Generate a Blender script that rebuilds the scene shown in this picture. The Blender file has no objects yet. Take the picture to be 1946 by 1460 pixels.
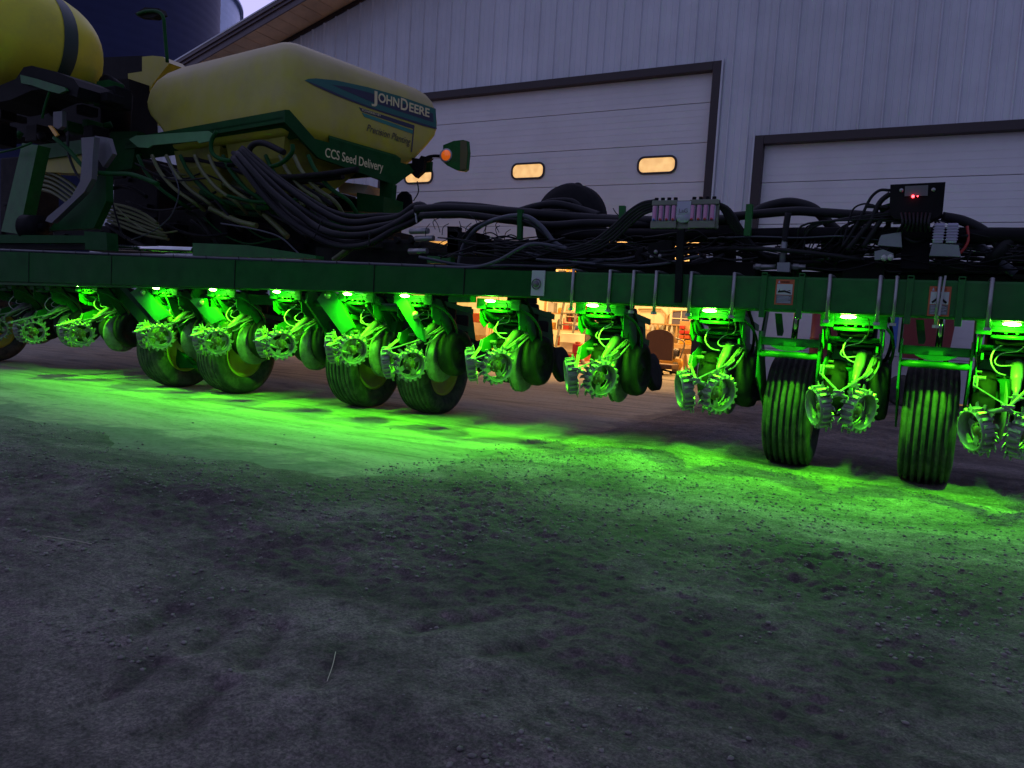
import bpy, bmesh, math, random
import numpy as np
from mathutils import Vector, Matrix
R = math.radians
C = bpy.context.scene.collection
SC = bpy.context.scene
random.seed(7)

# ------------------------------------------------------------------ camera
CAMH = 0.75
YAW, PIT, ROL, FPX = R(-28.43), R(4.47), R(-3.45), 1460.0
_f = Vector((math.sin(YAW)*math.cos(PIT), math.cos(YAW)*math.cos(PIT), -math.sin(PIT)))
_r = _f.cross(Vector((0, 0, 1))).normalized(); _d = _f.cross(_r)
_c, _s = math.cos(ROL), math.sin(ROL)
CR = _c*_r + _s*_d; CD = -_s*_r + _c*_d; CF = _f
cam = bpy.data.cameras.new('camera'); camo = bpy.data.objects.new('camera', cam); C.objects.link(camo)
camo.matrix_world = Matrix(((CR.x, -CD.x, -CF.x, 0), (CR.y, -CD.y, -CF.y, 0), (CR.z, -CD.z, -CF.z, CAMH), (0, 0, 0, 1)))
cam.sensor_width = 36; cam.lens = 36*FPX/1946; cam.clip_start = .05; cam.clip_end = 3000
SC.camera = camo

# ------------------------------------------------------------------ world: dusk sky
w = bpy.data.worlds.new('World'); SC.world = w; w.use_nodes = True
nt = w.node_tree; nt.nodes.clear()
sky = nt.nodes.new('ShaderNodeTexSky'); sky.sky_type = 'NISHITA'; sky.sun_disc = False
sky.sun_elevation = R(1.0); sky.sun_rotation = R(-40); sky.altitude = 300
SKY_TINT = (1.0, .80, 1.02, 1); SKY_STR = .085
mx = nt.nodes.new('ShaderNodeMix'); mx.data_type = 'RGBA'; mx.blend_type = 'MULTIPLY'; mx.inputs[0].default_value = 1
mx.inputs[7].default_value = SKY_TINT
flat = nt.nodes.new('ShaderNodeMix'); flat.data_type = 'RGBA'; flat.inputs[0].default_value = .75
tcw = nt.nodes.new('ShaderNodeTexCoord'); dp = nt.nodes.new('ShaderNodeVectorMath'); dp.operation = 'DOT_PRODUCT'
dp.inputs[1].default_value = (-.62, .76, .18); nt.links.new(tcw.outputs['Generated'], dp.inputs[0])
wr = nt.nodes.new('ShaderNodeValToRGB'); mr = nt.nodes.new('ShaderNodeMapRange'); mr.inputs[1].default_value = -1; mr.inputs[2].default_value = 1
nt.links.new(dp.outputs['Value'], mr.inputs[0]); nt.links.new(mr.outputs[0], wr.inputs[0])
e_ = wr.color_ramp.elements; e_[0].position = .15; e_[0].color = (.30, .345, .66, 1); e_[1].position = .97; e_[1].color = (.85, .82, 1.55, 1)
e3_ = e_.new(.80); e3_.color = (.66, .64, 1.18, 1)
e2_ = e_.new(.6); e2_.color = (.38, .40, .74, 1)
wm = nt.nodes.new('ShaderNodeMix'); wm.data_type = 'RGBA'; wm.blend_type = 'MULTIPLY'; wm.inputs[0].default_value = 1; wm.inputs[7].default_value = (11.0, 11.0, 11.0, 1)
nt.links.new(wr.outputs[0], wm.inputs[6]); nt.links.new(wm.outputs[2], flat.inputs[7])
bg = nt.nodes.new('ShaderNodeBackground'); bg.inputs[1].default_value = SKY_STR
wo = nt.nodes.new('ShaderNodeOutputWorld')
nt.links.new(sky.outputs[0], mx.inputs[6]); nt.links.new(mx.outputs[2], flat.inputs[6])
nt.links.new(flat.outputs[2], bg.inputs[0]); nt.links.new(bg.outputs[0], wo.inputs[0])
SC.view_settings.view_transform = 'Standard'; SC.view_settings.look = 'None'
SC.view_settings.exposure = 0; SC.view_settings.gamma = 1
SC.cycles.max_bounces = 8; SC.cycles.diffuse_bounces = 4; SC.cycles.use_denoising = True
SC.cycles.sample_clamp_indirect = 6

# ------------------------------------------------------------------ helpers
def at(px, py, Y):
    """point on the vertical plane Y=const seen in the photo at (px,py)"""
    d = CR*((px-973)/FPX) + CD*((py-730)/FPX) + CF
    d = d*(Y/d.y)
    return Vector((d.x, Y, d.z+CAMH))
def ground_at(px, py, z=0):
    d = CR*((px-973)/FPX) + CD*((py-730)/FPX) + CF
    d = d*((z-CAMH)/d.z)
    return Vector((d.x, d.y, z))

def col(rgb): return (rgb[0], rgb[1], rgb[2], 1)
def mat(name, rgb, rough=.6, metal=0, vary=.12, scale=6, bump=0, bscale=60, dirt=None, dirt_amt=.5, dirt_scale=3, emit=None, estr=0, coat=0, spec=.5):
    m = bpy.data.materials.new(name); m.use_nodes = True
    n = m.node_tree.nodes; l = m.node_tree.links
    b = n['Principled BSDF']
    b.inputs['Roughness'].default_value = rough; b.inputs['Metallic'].default_value = metal; b.inputs['Specular IOR Level'].default_value = spec
    if coat: b.inputs['Coat Weight'].default_value = coat
    tc = n.new('ShaderNodeTexCoord')
    no = n.new('ShaderNodeTexNoise'); no.inputs['Scale'].default_value = scale; no.inputs['Detail'].default_value = 8
    no.inputs['Roughness'].default_value = .65
    l.new(tc.outputs['Object'], no.inputs['Vector'])
    rp = n.new('ShaderNodeValToRGB'); rp.color_ramp.elements[0].position = .3; rp.color_ramp.elements[1].position = .72
    rp.color_ramp.elements[0].color = col([c*(1-vary) for c in rgb]); rp.color_ramp.elements[1].color = col([min(1, c*(1+vary)) for c in rgb])
    l.new(no.outputs[0], rp.inputs[0])
    out = rp.outputs[0]
    if dirt:
        n2 = n.new('ShaderNodeTexNoise'); n2.inputs['Scale'].default_value = dirt_scale; n2.inputs['Detail'].default_value = 10
        n2.inputs['Roughness'].default_value = .7
        l.new(tc.outputs['Object'], n2.inputs['Vector'])
        r2 = n.new('ShaderNodeValToRGB'); r2.color_ramp.elements[0].position = .45; r2.color_ramp.elements[1].position = .68
        r2.color_ramp.elements[0].color = (0, 0, 0, 1); r2.color_ramp.elements[1].color = (dirt_amt,)*3+(1,)
        l.new(n2.outputs[0], r2.inputs[0])
        mi = n.new('ShaderNodeMix'); mi.data_type = 'RGBA'; l.new(r2.outputs[0], mi.inputs[0]); l.new(out, mi.inputs[6])
        mi.inputs[7].default_value = col(dirt); out = mi.outputs[2]
    l.new(out, b.inputs['Base Color'])
    if bump:
        n3 = n.new('ShaderNodeTexNoise'); n3.inputs['Scale'].default_value = bscale; n3.inputs['Detail'].default_value = 6
        l.new(tc.outputs['Object'], n3.inputs['Vector'])
        bu = n.new('ShaderNodeBump'); bu.inputs['Strength'].default_value = bump; bu.inputs['Distance'].default_value = .01
        l.new(n3.outputs[0], bu.inputs['Height']); l.new(bu.outputs[0], b.inputs['Normal'])
    if emit:
        b.inputs['Emission Color'].default_value = col(emit); b.inputs['Emission Strength'].default_value = estr
    return m

M = {}
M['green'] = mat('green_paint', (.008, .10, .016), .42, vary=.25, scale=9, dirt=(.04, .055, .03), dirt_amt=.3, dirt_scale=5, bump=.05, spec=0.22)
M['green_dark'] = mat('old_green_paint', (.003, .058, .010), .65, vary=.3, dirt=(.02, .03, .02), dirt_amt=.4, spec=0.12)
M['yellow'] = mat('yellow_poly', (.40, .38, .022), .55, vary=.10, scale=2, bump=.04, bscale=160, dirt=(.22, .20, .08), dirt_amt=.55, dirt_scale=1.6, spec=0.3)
M['yellow_h'] = mat('shaded_hopper_poly', (.24, .24, .025), .6, vary=.2, dirt=(.06, .06, .03), dirt_amt=.7, dirt_scale=3, spec=.2)  # tank yellow darkened: shade under the tank put into the colour, plus dirt patches
M['yellow_l'] = mat('green_lit_poly', (.50, .47, .025), .5, vary=.08, scale=2, dirt=(.3, .28, .05), dirt_amt=.5, spec=.3)  # brighter copy of the tank yellow, green lamp light put into its colour
M['strap_d'] = mat('dark_strap', (.008, .030, .022), .5)
M['hub'] = mat('olive_hub_paint', (.11, .10, .02), .55, vary=.2, dirt=(.05, .045, .03), dirt_amt=.7)
M['rubber_d'] = mat('gauge_rubber', (.012, .012, .012), .7, vary=.3, dirt=(.04, .036, .03), dirt_amt=.5, dirt_scale=9, spec=0.15)
M['rim'] = mat('yellow_rim_paint', (.38, .30, .018), .45, vary=.2, dirt=(.08, .07, .04), dirt_amt=.6)
M['steel'] = mat('worn_steel', (.22, .22, .20), .45, metal=.3, vary=.3, dirt=(.09, .075, .05), dirt_amt=.75, dirt_scale=14)
M['zinc2'] = mat('dull_plated_steel', (.17, .17, .16), .5, metal=.3, vary=.25, dirt=(.07, .06, .04), dirt_amt=.6)
M['zinc'] = mat('zinc_plate', (.26, .26, .26), .35, metal=.6, vary=.15)
M['chrome'] = mat('chrome_rod', (.6, .6, .6), .12, metal=1)
M['grey'] = mat('grey_steel', (.095, .095, .11), .5, vary=.2, dirt=(.1, .08, .06), dirt_amt=.5, spec=0.3)
M['cast'] = mat('cast_iron', (.012, .012, .012), .7, vary=.3, dirt=(.03, .025, .02), dirt_amt=.4, spec=0.1)
M['rubber'] = mat('rubber', (.032, .032, .030), .75, vary=.3, scale=14, dirt=(.11, .092, .068), dirt_amt=.7, dirt_scale=7, bump=.25, bscale=90, spec=0.25)
M['hose'] = mat('hose_rubber', (.007, .007, .009), .62, vary=.25, dirt=(.02, .02, .018), dirt_amt=.4, dirt_scale=8, spec=0.22)
M['hose_b'] = mat('hose_grey', (.04, .045, .06), .5, vary=.2, dirt=(.03, .03, .03), dirt_amt=.5, spec=0.4)
M['hose_w'] = mat('white_air_line', (.40, .40, .38), .4, vary=.1)
M['hose_g'] = mat('seed_hose', (.10, .12, .03), .5, vary=.25, dirt=(.02, .02, .02), dirt_amt=.5)
M['black'] = mat('black_plastic', (.006, .006, .007), .62, vary=.3, dirt=(.018, .017, .015), dirt_amt=.3, spec=0.08)
M['navy'] = mat('dark_blue_steel', (.006, .010, .048), .6, vary=.12, scale=2, spec=0.25)
M['bin'] = mat('galvanised_bin', (.34, .42, .58), .4, metal=.15, vary=.1, scale=3)
M['decal_g'] = mat('decal_green', (.012, .11, .085), .4, vary=.05)
M['decal_b'] = mat('decal_navy', (.02, .022, .05), .4, vary=.05)
M['decal_t'] = mat('decal_teal', (.02, .17, .12), .4, vary=.05)
M['letter'] = mat('decal_cream', (.62, .55, .28), .5, vary=.04)
M['letter_d'] = mat('decal_dark_letters', (.05, .055, .03), .5, vary=.04)
M['white'] = mat('white_plate', (.36, .37, .38), .5, vary=.06)
M['orange'] = mat('orange_band', (.36, .065, .012), .5, vary=.08)
M['picto'] = mat('label_grey', (.10, .10, .10), .6)
M['amber'] = mat('amber_lens', (.95, .20, .01), .2, vary=.1, coat=.6, emit=(1, .16, .01), estr=.38)
M['red_led'] = mat('red_indicator', (.8, .02, .02), .4, emit=(1, .03, .04), estr=14)
M['led'] = mat('lit_green_lens', (.5, 1, .5), .4, emit=(.10, 1, .03), estr=480)
M['wall'] = mat('white_wall_sheet', (.56, .57, .60), .42, vary=.05, scale=1.2, dirt=(.42, .42, .45), dirt_amt=.5, dirt_scale=.8)
M['door'] = mat('white_door_panel', (.64, .62, .62), .5, vary=.035, scale=2, bump=.05, bscale=120, dirt=(.5, .48, .47), dirt_amt=.4, dirt_scale=.7)
M['trim'] = mat('brown_trim', (.026, .014, .013), .5, vary=.15)
M['soffit'] = mat('tan_soffit', (.62, .46, .31), .6, vary=.25, scale=1.4)
M['fascia'] = mat('brown_fascia', (.10, .072, .075), .4, vary=.15)
M['win'] = mat('lit_frosted_window', (.8, .6, .3), .5, vary=.06, emit=(1, .56, .17), estr=.92)
_m = M['win']; _n = _m.node_tree.nodes; _l = _m.node_tree.links; _b = _n['Principled BSDF']
_t = _n.new('ShaderNodeTexCoord'); _o = _n.new('ShaderNodeTexNoise'); _o.inputs['Scale'].default_value = 9; _o.inputs['Detail'].default_value = 6; _l.new(_t.outputs['Object'], _o.inputs['Vector'])
_r = _n.new('ShaderNodeValToRGB'); _r.color_ramp.elements[0].position = .35; _r.color_ramp.elements[0].color = (.80, .42, .12, 1); _r.color_ramp.elements[1].position = .62; _r.color_ramp.elements[1].color = (1, .58, .19, 1)
_l.new(_o.outputs[0], _r.inputs[0]); _l.new(_r.outputs[0], _b.inputs['Emission Color'])
M['winframe'] = mat('window_rubber_frame', (.03, .015, .012), .5)
M['inwall'] = mat('shop_liner', (.66, .60, .48), .55, vary=.06, scale=2)
M['wood'] = mat('bench_wood', (.34, .22, .10), .6, vary=.2, scale=8)
M['beige'] = mat('beige_enamel', (.55, .48, .36), .5, vary=.12, dirt=(.2, .15, .1), dirt_amt=.5)
M['redp'] = mat('red_paint', (.32, .02, .015), .4, vary=.15)
M['darkred'] = mat('dark_red_paint', (.16, .014, .012), .45, vary=.2)
M['bluep'] = mat('blue_paint', (.03, .09, .33), .45, vary=.12)
M['yel2'] = mat('golden_paint', (.6, .30, .03), .45, vary=.15)
M['rope'] = mat('yellow_rope', (.6, .45, .08), .8, vary=.15)
M['pink'] = mat('pink_fluid_column', (.50, .20, .36), .3, vary=.12)
M['clear'] = mat('frosted_plastic', (.32, .31, .40), .3, vary=.06)
M['olive'] = mat('clear_block_plastic', (.13, .14, .10), .35, vary=.2)
M['brownleather'] = mat('brown_vinyl', (.10, .045, .02), .6, vary=.15)
M['paleblock'] = mat('aluminium_block', (.17, .19, .19), .4, metal=.3, vary=.15)
M['skirt'] = mat('skirt_board', (.12, .06, .05), .6)

_m = M['wall']; _n = _m.node_tree.nodes; _l = _m.node_tree.links; _b = _n['Principled BSDF']
_t = _n.new('ShaderNodeTexCoord'); _x = _n.new('ShaderNodeSeparateXYZ'); _l.new(_t.outputs['Object'], _x.inputs[0])
_d = _n.new('ShaderNodeMath'); _d.operation = 'DIVIDE'; _d.inputs[1].default_value = .9144; _l.new(_x.outputs[0], _d.inputs[0])
_f2 = _n.new('ShaderNodeMath'); _f2.operation = 'FLOOR'; _l.new(_d.outputs[0], _f2.inputs[0])
_w = _n.new('ShaderNodeTexWhiteNoise'); _w.noise_dimensions = '1D'; _l.new(_f2.outputs[0], _w.inputs['W'])
_g = _n.new('ShaderNodeMapRange'); _g.inputs[3].default_value = .93; _g.inputs[4].default_value = 1.07; _l.new(_w.outputs['Value'], _g.inputs[0])
_q = _n.new('ShaderNodeVectorMath'); _q.operation = 'SCALE'; _src = _b.inputs['Base Color'].links[0].from_socket; _l.new(_src, _q.inputs[0]); _l.new(_g.outputs[0], _q.inputs['Scale']); _l.new(_q.outputs[0], _b.inputs['Base Color'])

_m = M['yellow']; _n = _m.node_tree.nodes; _l = _m.node_tree.links; _b = _n['Principled BSDF']   # dust tone on upward tank faces; greener yellow below carries the green bounce light
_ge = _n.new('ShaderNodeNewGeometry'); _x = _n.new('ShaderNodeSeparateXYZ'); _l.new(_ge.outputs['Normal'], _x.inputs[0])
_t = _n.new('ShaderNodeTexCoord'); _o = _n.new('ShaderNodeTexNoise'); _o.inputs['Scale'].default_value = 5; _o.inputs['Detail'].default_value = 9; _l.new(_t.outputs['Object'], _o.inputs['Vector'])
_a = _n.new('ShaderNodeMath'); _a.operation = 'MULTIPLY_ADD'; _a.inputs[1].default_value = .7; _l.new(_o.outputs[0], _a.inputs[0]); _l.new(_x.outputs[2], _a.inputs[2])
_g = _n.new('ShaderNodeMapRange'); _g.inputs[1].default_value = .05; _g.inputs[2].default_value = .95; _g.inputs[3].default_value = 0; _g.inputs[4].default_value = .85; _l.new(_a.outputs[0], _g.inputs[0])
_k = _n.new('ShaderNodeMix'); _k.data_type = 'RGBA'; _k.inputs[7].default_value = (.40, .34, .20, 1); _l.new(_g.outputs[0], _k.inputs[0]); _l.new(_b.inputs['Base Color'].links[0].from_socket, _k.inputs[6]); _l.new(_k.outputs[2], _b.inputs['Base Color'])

class MB:
    def __init__(s): s.v = []; s.f = []; s.mi = []; s.sm = []; s.m = 0; s.x = None
    def add(s, vs, fs, smooth=False):
        o = len(s.v)
        if s.x is not None: vs = [s.x @ Vector(p) for p in vs]
        s.v += [tuple(p) for p in vs]
        for f in fs: s.f.append(tuple(i+o for i in f)); s.mi.append(s.m); s.sm.append(smooth)
        return s
    def box(s, x0, x1, y0, y1, z0, z1):
        return s.add([(x0, y0, z0), (x1, y0, z0), (x1, y1, z0), (x0, y1, z0), (x0, y0, z1), (x1, y0, z1), (x1, y1, z1), (x0, y1, z1)],
                     [(0, 3, 2, 1), (4, 5, 6, 7), (0, 1, 5, 4), (1, 2, 6, 5), (2, 3, 7, 6), (3, 0, 4, 7)])
    def bbox(s, x0, x1, y0, y1, z0, z1, b=.01):
        """box with chamfered edges"""
        bm = bmesh.new(); bmesh.ops.create_cube(bm, size=1)
        for v in bm.verts: v.co = Vector(((x0+x1)/2+v.co.x*(x1-x0), (y0+y1)/2+v.co.y*(y1-y0), (z0+z1)/2+v.co.z*(z1-z0)))
        bmesh.ops.bevel(bm, geom=bm.edges[:], offset=b, segments=2, affect='EDGES', profile=.6)
        s.add([v.co.copy() for v in bm.verts], [[v.index for v in f.verts] for f in bm.faces]); bm.free(); return s
    def prism(s, pts, d, closed=True):
        """polygon (3d pts) extruded by vector d"""
        n = len(pts); d = Vector(d)
        vs = [Vector(p) for p in pts]+[Vector(p)+d for p in pts]
        return s.add(vs, [tuple(range(n))[::-1], tuple(range(n, 2*n))]+[(i, (i+1) % n, n+(i+1) % n, n+i) for i in range(n)])
    def tube(s, pts, r, n=8, caps=True, smooth=True, r2=None):
        pts = [Vector(p) for p in pts]; k = len(pts)
        if k < 2: return s
        t = (pts[1]-pts[0]).normalized(); up = Vector((0, 0, 1)) if abs(t.z) < .9 else Vector((1, 0, 0))
        a = t.cross(up).normalized(); vs = []
        for i, p in enumerate(pts):
            t = (pts[min(i+1, k-1)]-pts[max(i-1, 0)]).normalized()
            a = (a-t*a.dot(t)).normalized(); b = t.cross(a)
            rr = r if r2 is None else r+(r2-r)*i/(k-1)
            for j in range(n):
                th = 2*math.pi*j/n; vs.append(p+(a*math.cos(th)+b*math.sin(th))*rr)
        fs = [(i*n+j, i*n+(j+1) % n, (i+1)*n+(j+1) % n, (i+1)*n+j) for i in range(k-1) for j in range(n)]
        s.add(vs, fs, smooth)
        if caps: s.add(vs[:n], [tuple(range(n))]); s.add(vs[-n:], [tuple(range(n))[::-1]])
        return s
    def lathe(s, prof, o, axis, n=48, smooth=True, closed=False):
        """prof list of (a along axis, r)"""
        o = Vector(o); ax = Vector(axis).normalized(); up = Vector((0, 0, 1)) if abs(ax.z) < .9 else Vector((1, 0, 0))
        u = ax.cross(up).normalized(); v = ax.cross(u); vs = []
        for (a, r) in prof:
            for j in range(n):
                th = 2*math.pi*j/n; vs.append(o+ax*a+(u*math.cos(th)+v*math.sin(th))*r)
        k = len(prof); rg = range(k if closed else k-1)
        return s.add(vs, [(i*n+j, i*n+(j+1) % n, ((i+1) % k)*n+(j+1) % n, ((i+1) % k)*n+j) for i in rg for j in range(n)], smooth)
    def ball(s, o, r, n=12, sc=(1, 1, 1)):
        o = Vector(o); vs = []; fs = []; m = n//2
        for i in range(m+1):
            ph = math.pi*i/m
            for j in range(n):
                th = 2*math.pi*j/n
                vs.append(o+Vector((r*sc[0]*math.sin(ph)*math.cos(th), r*sc[1]*math.sin(ph)*math.sin(th), r*sc[2]*math.cos(ph))))
        for i in range(m):
            for j in range(n): fs.append((i*n+j, (i+1)*n+j, (i+1)*n+(j+1) % n, i*n+(j+1) % n))
        return s.add(vs, fs, True)
    def build(s, name, mats, parent=None, loc=None):
        me = bpy.data.meshes.new(name)
        me.from_pydata(s.v, [], s.f); 
        for m in (mats if isinstance(mats, (list, tuple)) else [mats]): me.materials.append(M[m] if isinstance(m, str) else m)
        me.polygons.foreach_set('material_index', s.mi); me.polygons.foreach_set('use_smooth', s.sm)
        bm = bmesh.new(); bm.from_mesh(me); bmesh.ops.remove_doubles(bm, verts=bm.verts, dist=1e-6); bmesh.ops.recalc_face_normals(bm, faces=bm.faces); bm.to_mesh(me); bm.free()
        me.update()
        o = bpy.data.objects.new(name, me); C.objects.link(o)
        if parent: o.parent = parent
        if loc is not None: o.location = loc
        return o

def smooth_pts(p, n=6):
    p = [Vector(q) for q in p]
    if len(p) < 3: return p
    q = [2*p[0]-p[1]]+p+[2*p[-1]-p[-2]]; out = []
    for i in range(1, len(q)-2):
        a, b, c, d = q[i-1:i+3]
        for k in range(n):
            t = k/n
            out.append(.5*((2*b)+(c-a)*t+(2*a-5*b+4*c-d)*t*t+(3*b-a-3*c+d)*t**3))
    out.append(p[-1]); return out

def thing(name, label, cat, loc=(0, 0, 0), rz=0, group=None):
    o = bpy.data.objects.new(name, None); C.objects.link(o); o.location = loc; o.rotation_euler = (0, 0, rz)
    o.empty_display_size = .1
    o['label'] = label; o['category'] = cat
    if group: o['group'] = group
    return o
def tag(o, label, cat, group=None):
    o['label'] = label; o['category'] = cat
    if group: o['group'] = group
    return o
def struct(o): o['kind'] = 'structure'; return o

def text_mesh(name, txt, size, material, parent, origin, ex, ez, squash=1.0, bold=0, depth=.002, spacing=1.0, shear=0):
    """flat lettering laid out along unit vectors ex (reading direction) and ez (up)"""
    cu = bpy.data.curves.new(name, 'FONT'); cu.body = txt; cu.size = size; cu.offset = bold; cu.extrude = depth; cu.space_character = spacing
    cu.shear = shear; cu.resolution_u = 4
    tmp = bpy.data.objects.new(name, cu); C.objects.link(tmp)
    dg = bpy.context.evaluated_depsgraph_get(); me = bpy.data.meshes.new_from_object(tmp.evaluated_get(dg))
    bpy.data.objects.remove(tmp)
    ex = Vector(ex).normalized(); ez = Vector(ez).normalized(); nrm = ex.cross(ez)
    o = Vector(origin)
    for v in me.vertices:
        x, y, z = v.co; v.co = o+ex*(x*squash)+ez*y+nrm*z
    me.materials.clear(); me.materials.append(M[material])
    ob = bpy.data.objects.new(name, me); C.objects.link(ob); ob.parent = parent
    return ob

# ================================================================== GROUND
SLAB_X, SLAB_Y = -2.15, 2.42
def vnoise(x, y, s, seed=0):
    x = x/s+seed*17.31; y = y/s+seed*9.77
    xi = np.floor(x).astype(int); yi = np.floor(y).astype(int); xf = x-xi; yf = y-yi
    def h(a, b):
        n = (a*374761393+b*668265263+seed*1013) & 0x7fffffff
        n = ((n ^ (n >> 13))*1274126177) & 0x7fffffff
        return ((n ^ (n >> 16)) & 0xffff)/65535.0
    u = xf*xf*(3-2*xf); v = yf*yf*(3-2*yf)
    return (h(xi, yi)*(1-u)+h(xi+1, yi)*u)*(1-v)+(h(xi, yi+1)*(1-u)+h(xi+1, yi+1)*u)*v-.5
def seg_dist(X, Y, pts):
    d = np.full(np.shape(X), 1e9)
    for a, b_ in zip(pts[:-1], pts[1:]):
        vx, vy = b_.x-a.x, b_.y-a.y; t = np.clip(((X-a.x)*vx+(Y-a.y)*vy)/(vx*vx+vy*vy), 0, 1)
        d = np.minimum(d, np.hypot(X-a.x-t*vx, Y-a.y-t*vy))
    return d
# band of dark, freshly loosened soil crossing the yard, and the lug prints of a tractor tyre
LOOSE = [ground_at(*p) for p in ((-400, 905), (0, 925), (250, 935), (520, 950), (850, 935), (1050, 985), (1350, 1030), (1650, 1090), (2000, 1130), (2500, 1180))]
LUGS = [[ground_at(*p) for p in l_] for l_ in (((445, 1165), (375, 1228)), ((530, 1180), (475, 1265)), ((655, 1215), (605, 1300)), ((330, 1150), (270, 1190)), ((960, 1160), (780, 1190)), ((1090, 1200), (930, 1240)), ((300, 1255), (215, 1310)), ((420, 1310), (350, 1385)))]
def damp(X, Y):
    d = seg_dist(X, Y, LOOSE); n_ = vnoise(X, Y, .5, 41)*.9+vnoise(X, Y, .16, 42)*.5+vnoise(X, Y, .05, 43)*.25
    a = np.clip(1.15-d/.42+n_*1.3, 0, 1)
    for l_ in LUGS: a = np.maximum(a, .8*np.clip(1.3-seg_dist(X, Y, l_)/.035+n_*.8, 0, 1))
    a = np.maximum(a, np.clip((vnoise(X, Y, .9, 44)+vnoise(X, Y, .3, 45)*.5-.22)*4, 0, .75))
    return a
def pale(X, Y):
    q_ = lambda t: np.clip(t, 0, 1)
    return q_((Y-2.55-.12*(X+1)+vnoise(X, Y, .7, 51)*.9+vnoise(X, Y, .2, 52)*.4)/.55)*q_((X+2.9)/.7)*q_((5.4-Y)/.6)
def ground_h(X, Y):
    wx = X+vnoise(X, Y, .5, 31)*.25; wy = Y+vnoise(X, Y, .5, 32)*.25
    ridged = lambda s, k: 1-np.abs(vnoise(wx, wy, s, k))*4
    b = vnoise(X, Y, 1.1, 1)*.05+vnoise(wx, wy*1.6, .40, 2)*.022+vnoise(wx, wy*1.3, .17, 3)*.014
    rough = np.clip(.35+vnoise(X, Y, .8, 33)*1.6, .12, 1.2)
    rough = rough+damp(X, Y)*.7
    b = b+rough*(ridged(.09, 4)*.0025+vnoise(wx, wy, .05, 5)*.010+vnoise(X, Y, .024, 8)*.012)+vnoise(X, Y, .012, 9)*.0045
    # ridge of loose gravel pushed up along the slab
    rd = np.exp(-((Y-2.05+.25*np.sin(X*1.3))/.42)**2)*np.clip((-1.2-X)/1.0, 0, 1)*.035
    rd += np.exp(-((X+1.75+.2*np.sin(Y*2))/.4)**2)*np.clip((Y-2.3)/.6, 0, 1)*.02
    # lug prints of a tractor tyre running past the camera
    for l_ in LUGS:
        ld = seg_dist(X, Y, l_); b = b-.009*np.exp(-(ld/.030)**2)+.003*np.exp(-((ld-.06)/.025)**2)
    b = b+rd
    sm = lambda t: np.clip(t, 0, 1)**2*(3-2*np.clip(t, 0, 1))
    slope = -.05*np.clip((Y-2.2)/2.8, 0, 1)*np.clip((12-Y)/7, 0, 1)**.5
    # under the slab the soil drops out of sight, with a ragged lip
    lip = vnoise(X, Y, .6, 6)*.6+vnoise(X, Y, .18, 7)*.3
    ins = np.minimum(-(X-SLAB_X)+lip*.42*np.clip((5.6-Y)/1.2, .04, 1)-.06*np.clip((5.6-Y)/1.2, 0, 1), (Y-SLAB_Y-.12)+lip*.5)
    k = sm(ins/.30)
    calm = .12+.88*sm((-ins+.05)/.8)      # thin, flat skirt of dirt where it laps on to the concrete
    return slope+(b*calm+.006)*(1-k)-.11*k
def axis(segs):
    out = []
    for a, b, s in segs: out += list(np.arange(a, b-1e-6, s))
    return np.array(out+[segs[-1][1]])
xs = axis([(-400, -60, 40), (-60, -14, 4), (-14, -6, .35), (-6, -4.2, .05), (-4.2, 1.6, .0095), (1.6, 4, .06), (4, 12, .4), (12, 60, 6), (60, 400, 40)])
ys = axis([(-60, 0, 6), (0, .9, .1), (.9, 2.6, .0085), (2.6, 3.6, .012), (3.6, 5.2, .016), (5.2, 9, .12), (9, 12.5, .35), (12.5, 60, 6), (60, 500, 55)])
XX, YY = np.meshgrid(xs, ys); ZZ = ground_h(XX, YY)
far = np.clip((np.hypot(XX, YY)-12)/6, 0, 1); ZZ = ZZ*(1-far)-.02*far
inside = (YY > 11.9) & (YY < 31) & (XX > -19) & (XX < 12); ZZ[inside] = -.12
nx, ny = len(xs), len(ys)
V = np.stack([XX.ravel(), YY.ravel(), ZZ.ravel()], 1)
idx = np.arange(nx*ny).reshape(ny, nx)
F = np.stack([idx[:-1, :-1].ravel(), idx[:-1, 1:].ravel(), idx[1:, 1:].ravel(), idx[1:, :-1].ravel()], 1)
me = bpy.data.meshes.new('ground'); me.vertices.add(len(V)); me.vertices.foreach_set('co', V.ravel())
me.loops.add(F.size); me.loops.foreach_set('vertex_index', F.ravel()); me.polygons.add(len(F))
me.polygons.foreach_set('loop_start', np.arange(0, F.size, 4)); me.polygons.foreach_set('loop_total', np.full(len(F), 4))
me.polygons.foreach_set('use_smooth', np.ones(len(F), bool)); me.update(calc_edges=True)
at_ = me.attributes.new('damp', 'FLOAT', 'POINT'); at_.data.foreach_set('value', damp(XX, YY).ravel().astype(np.float32))
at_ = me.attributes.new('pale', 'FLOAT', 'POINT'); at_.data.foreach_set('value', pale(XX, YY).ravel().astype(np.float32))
g = bpy.data.objects.new('ground', me); C.objects.link(g); struct(g)

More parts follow.
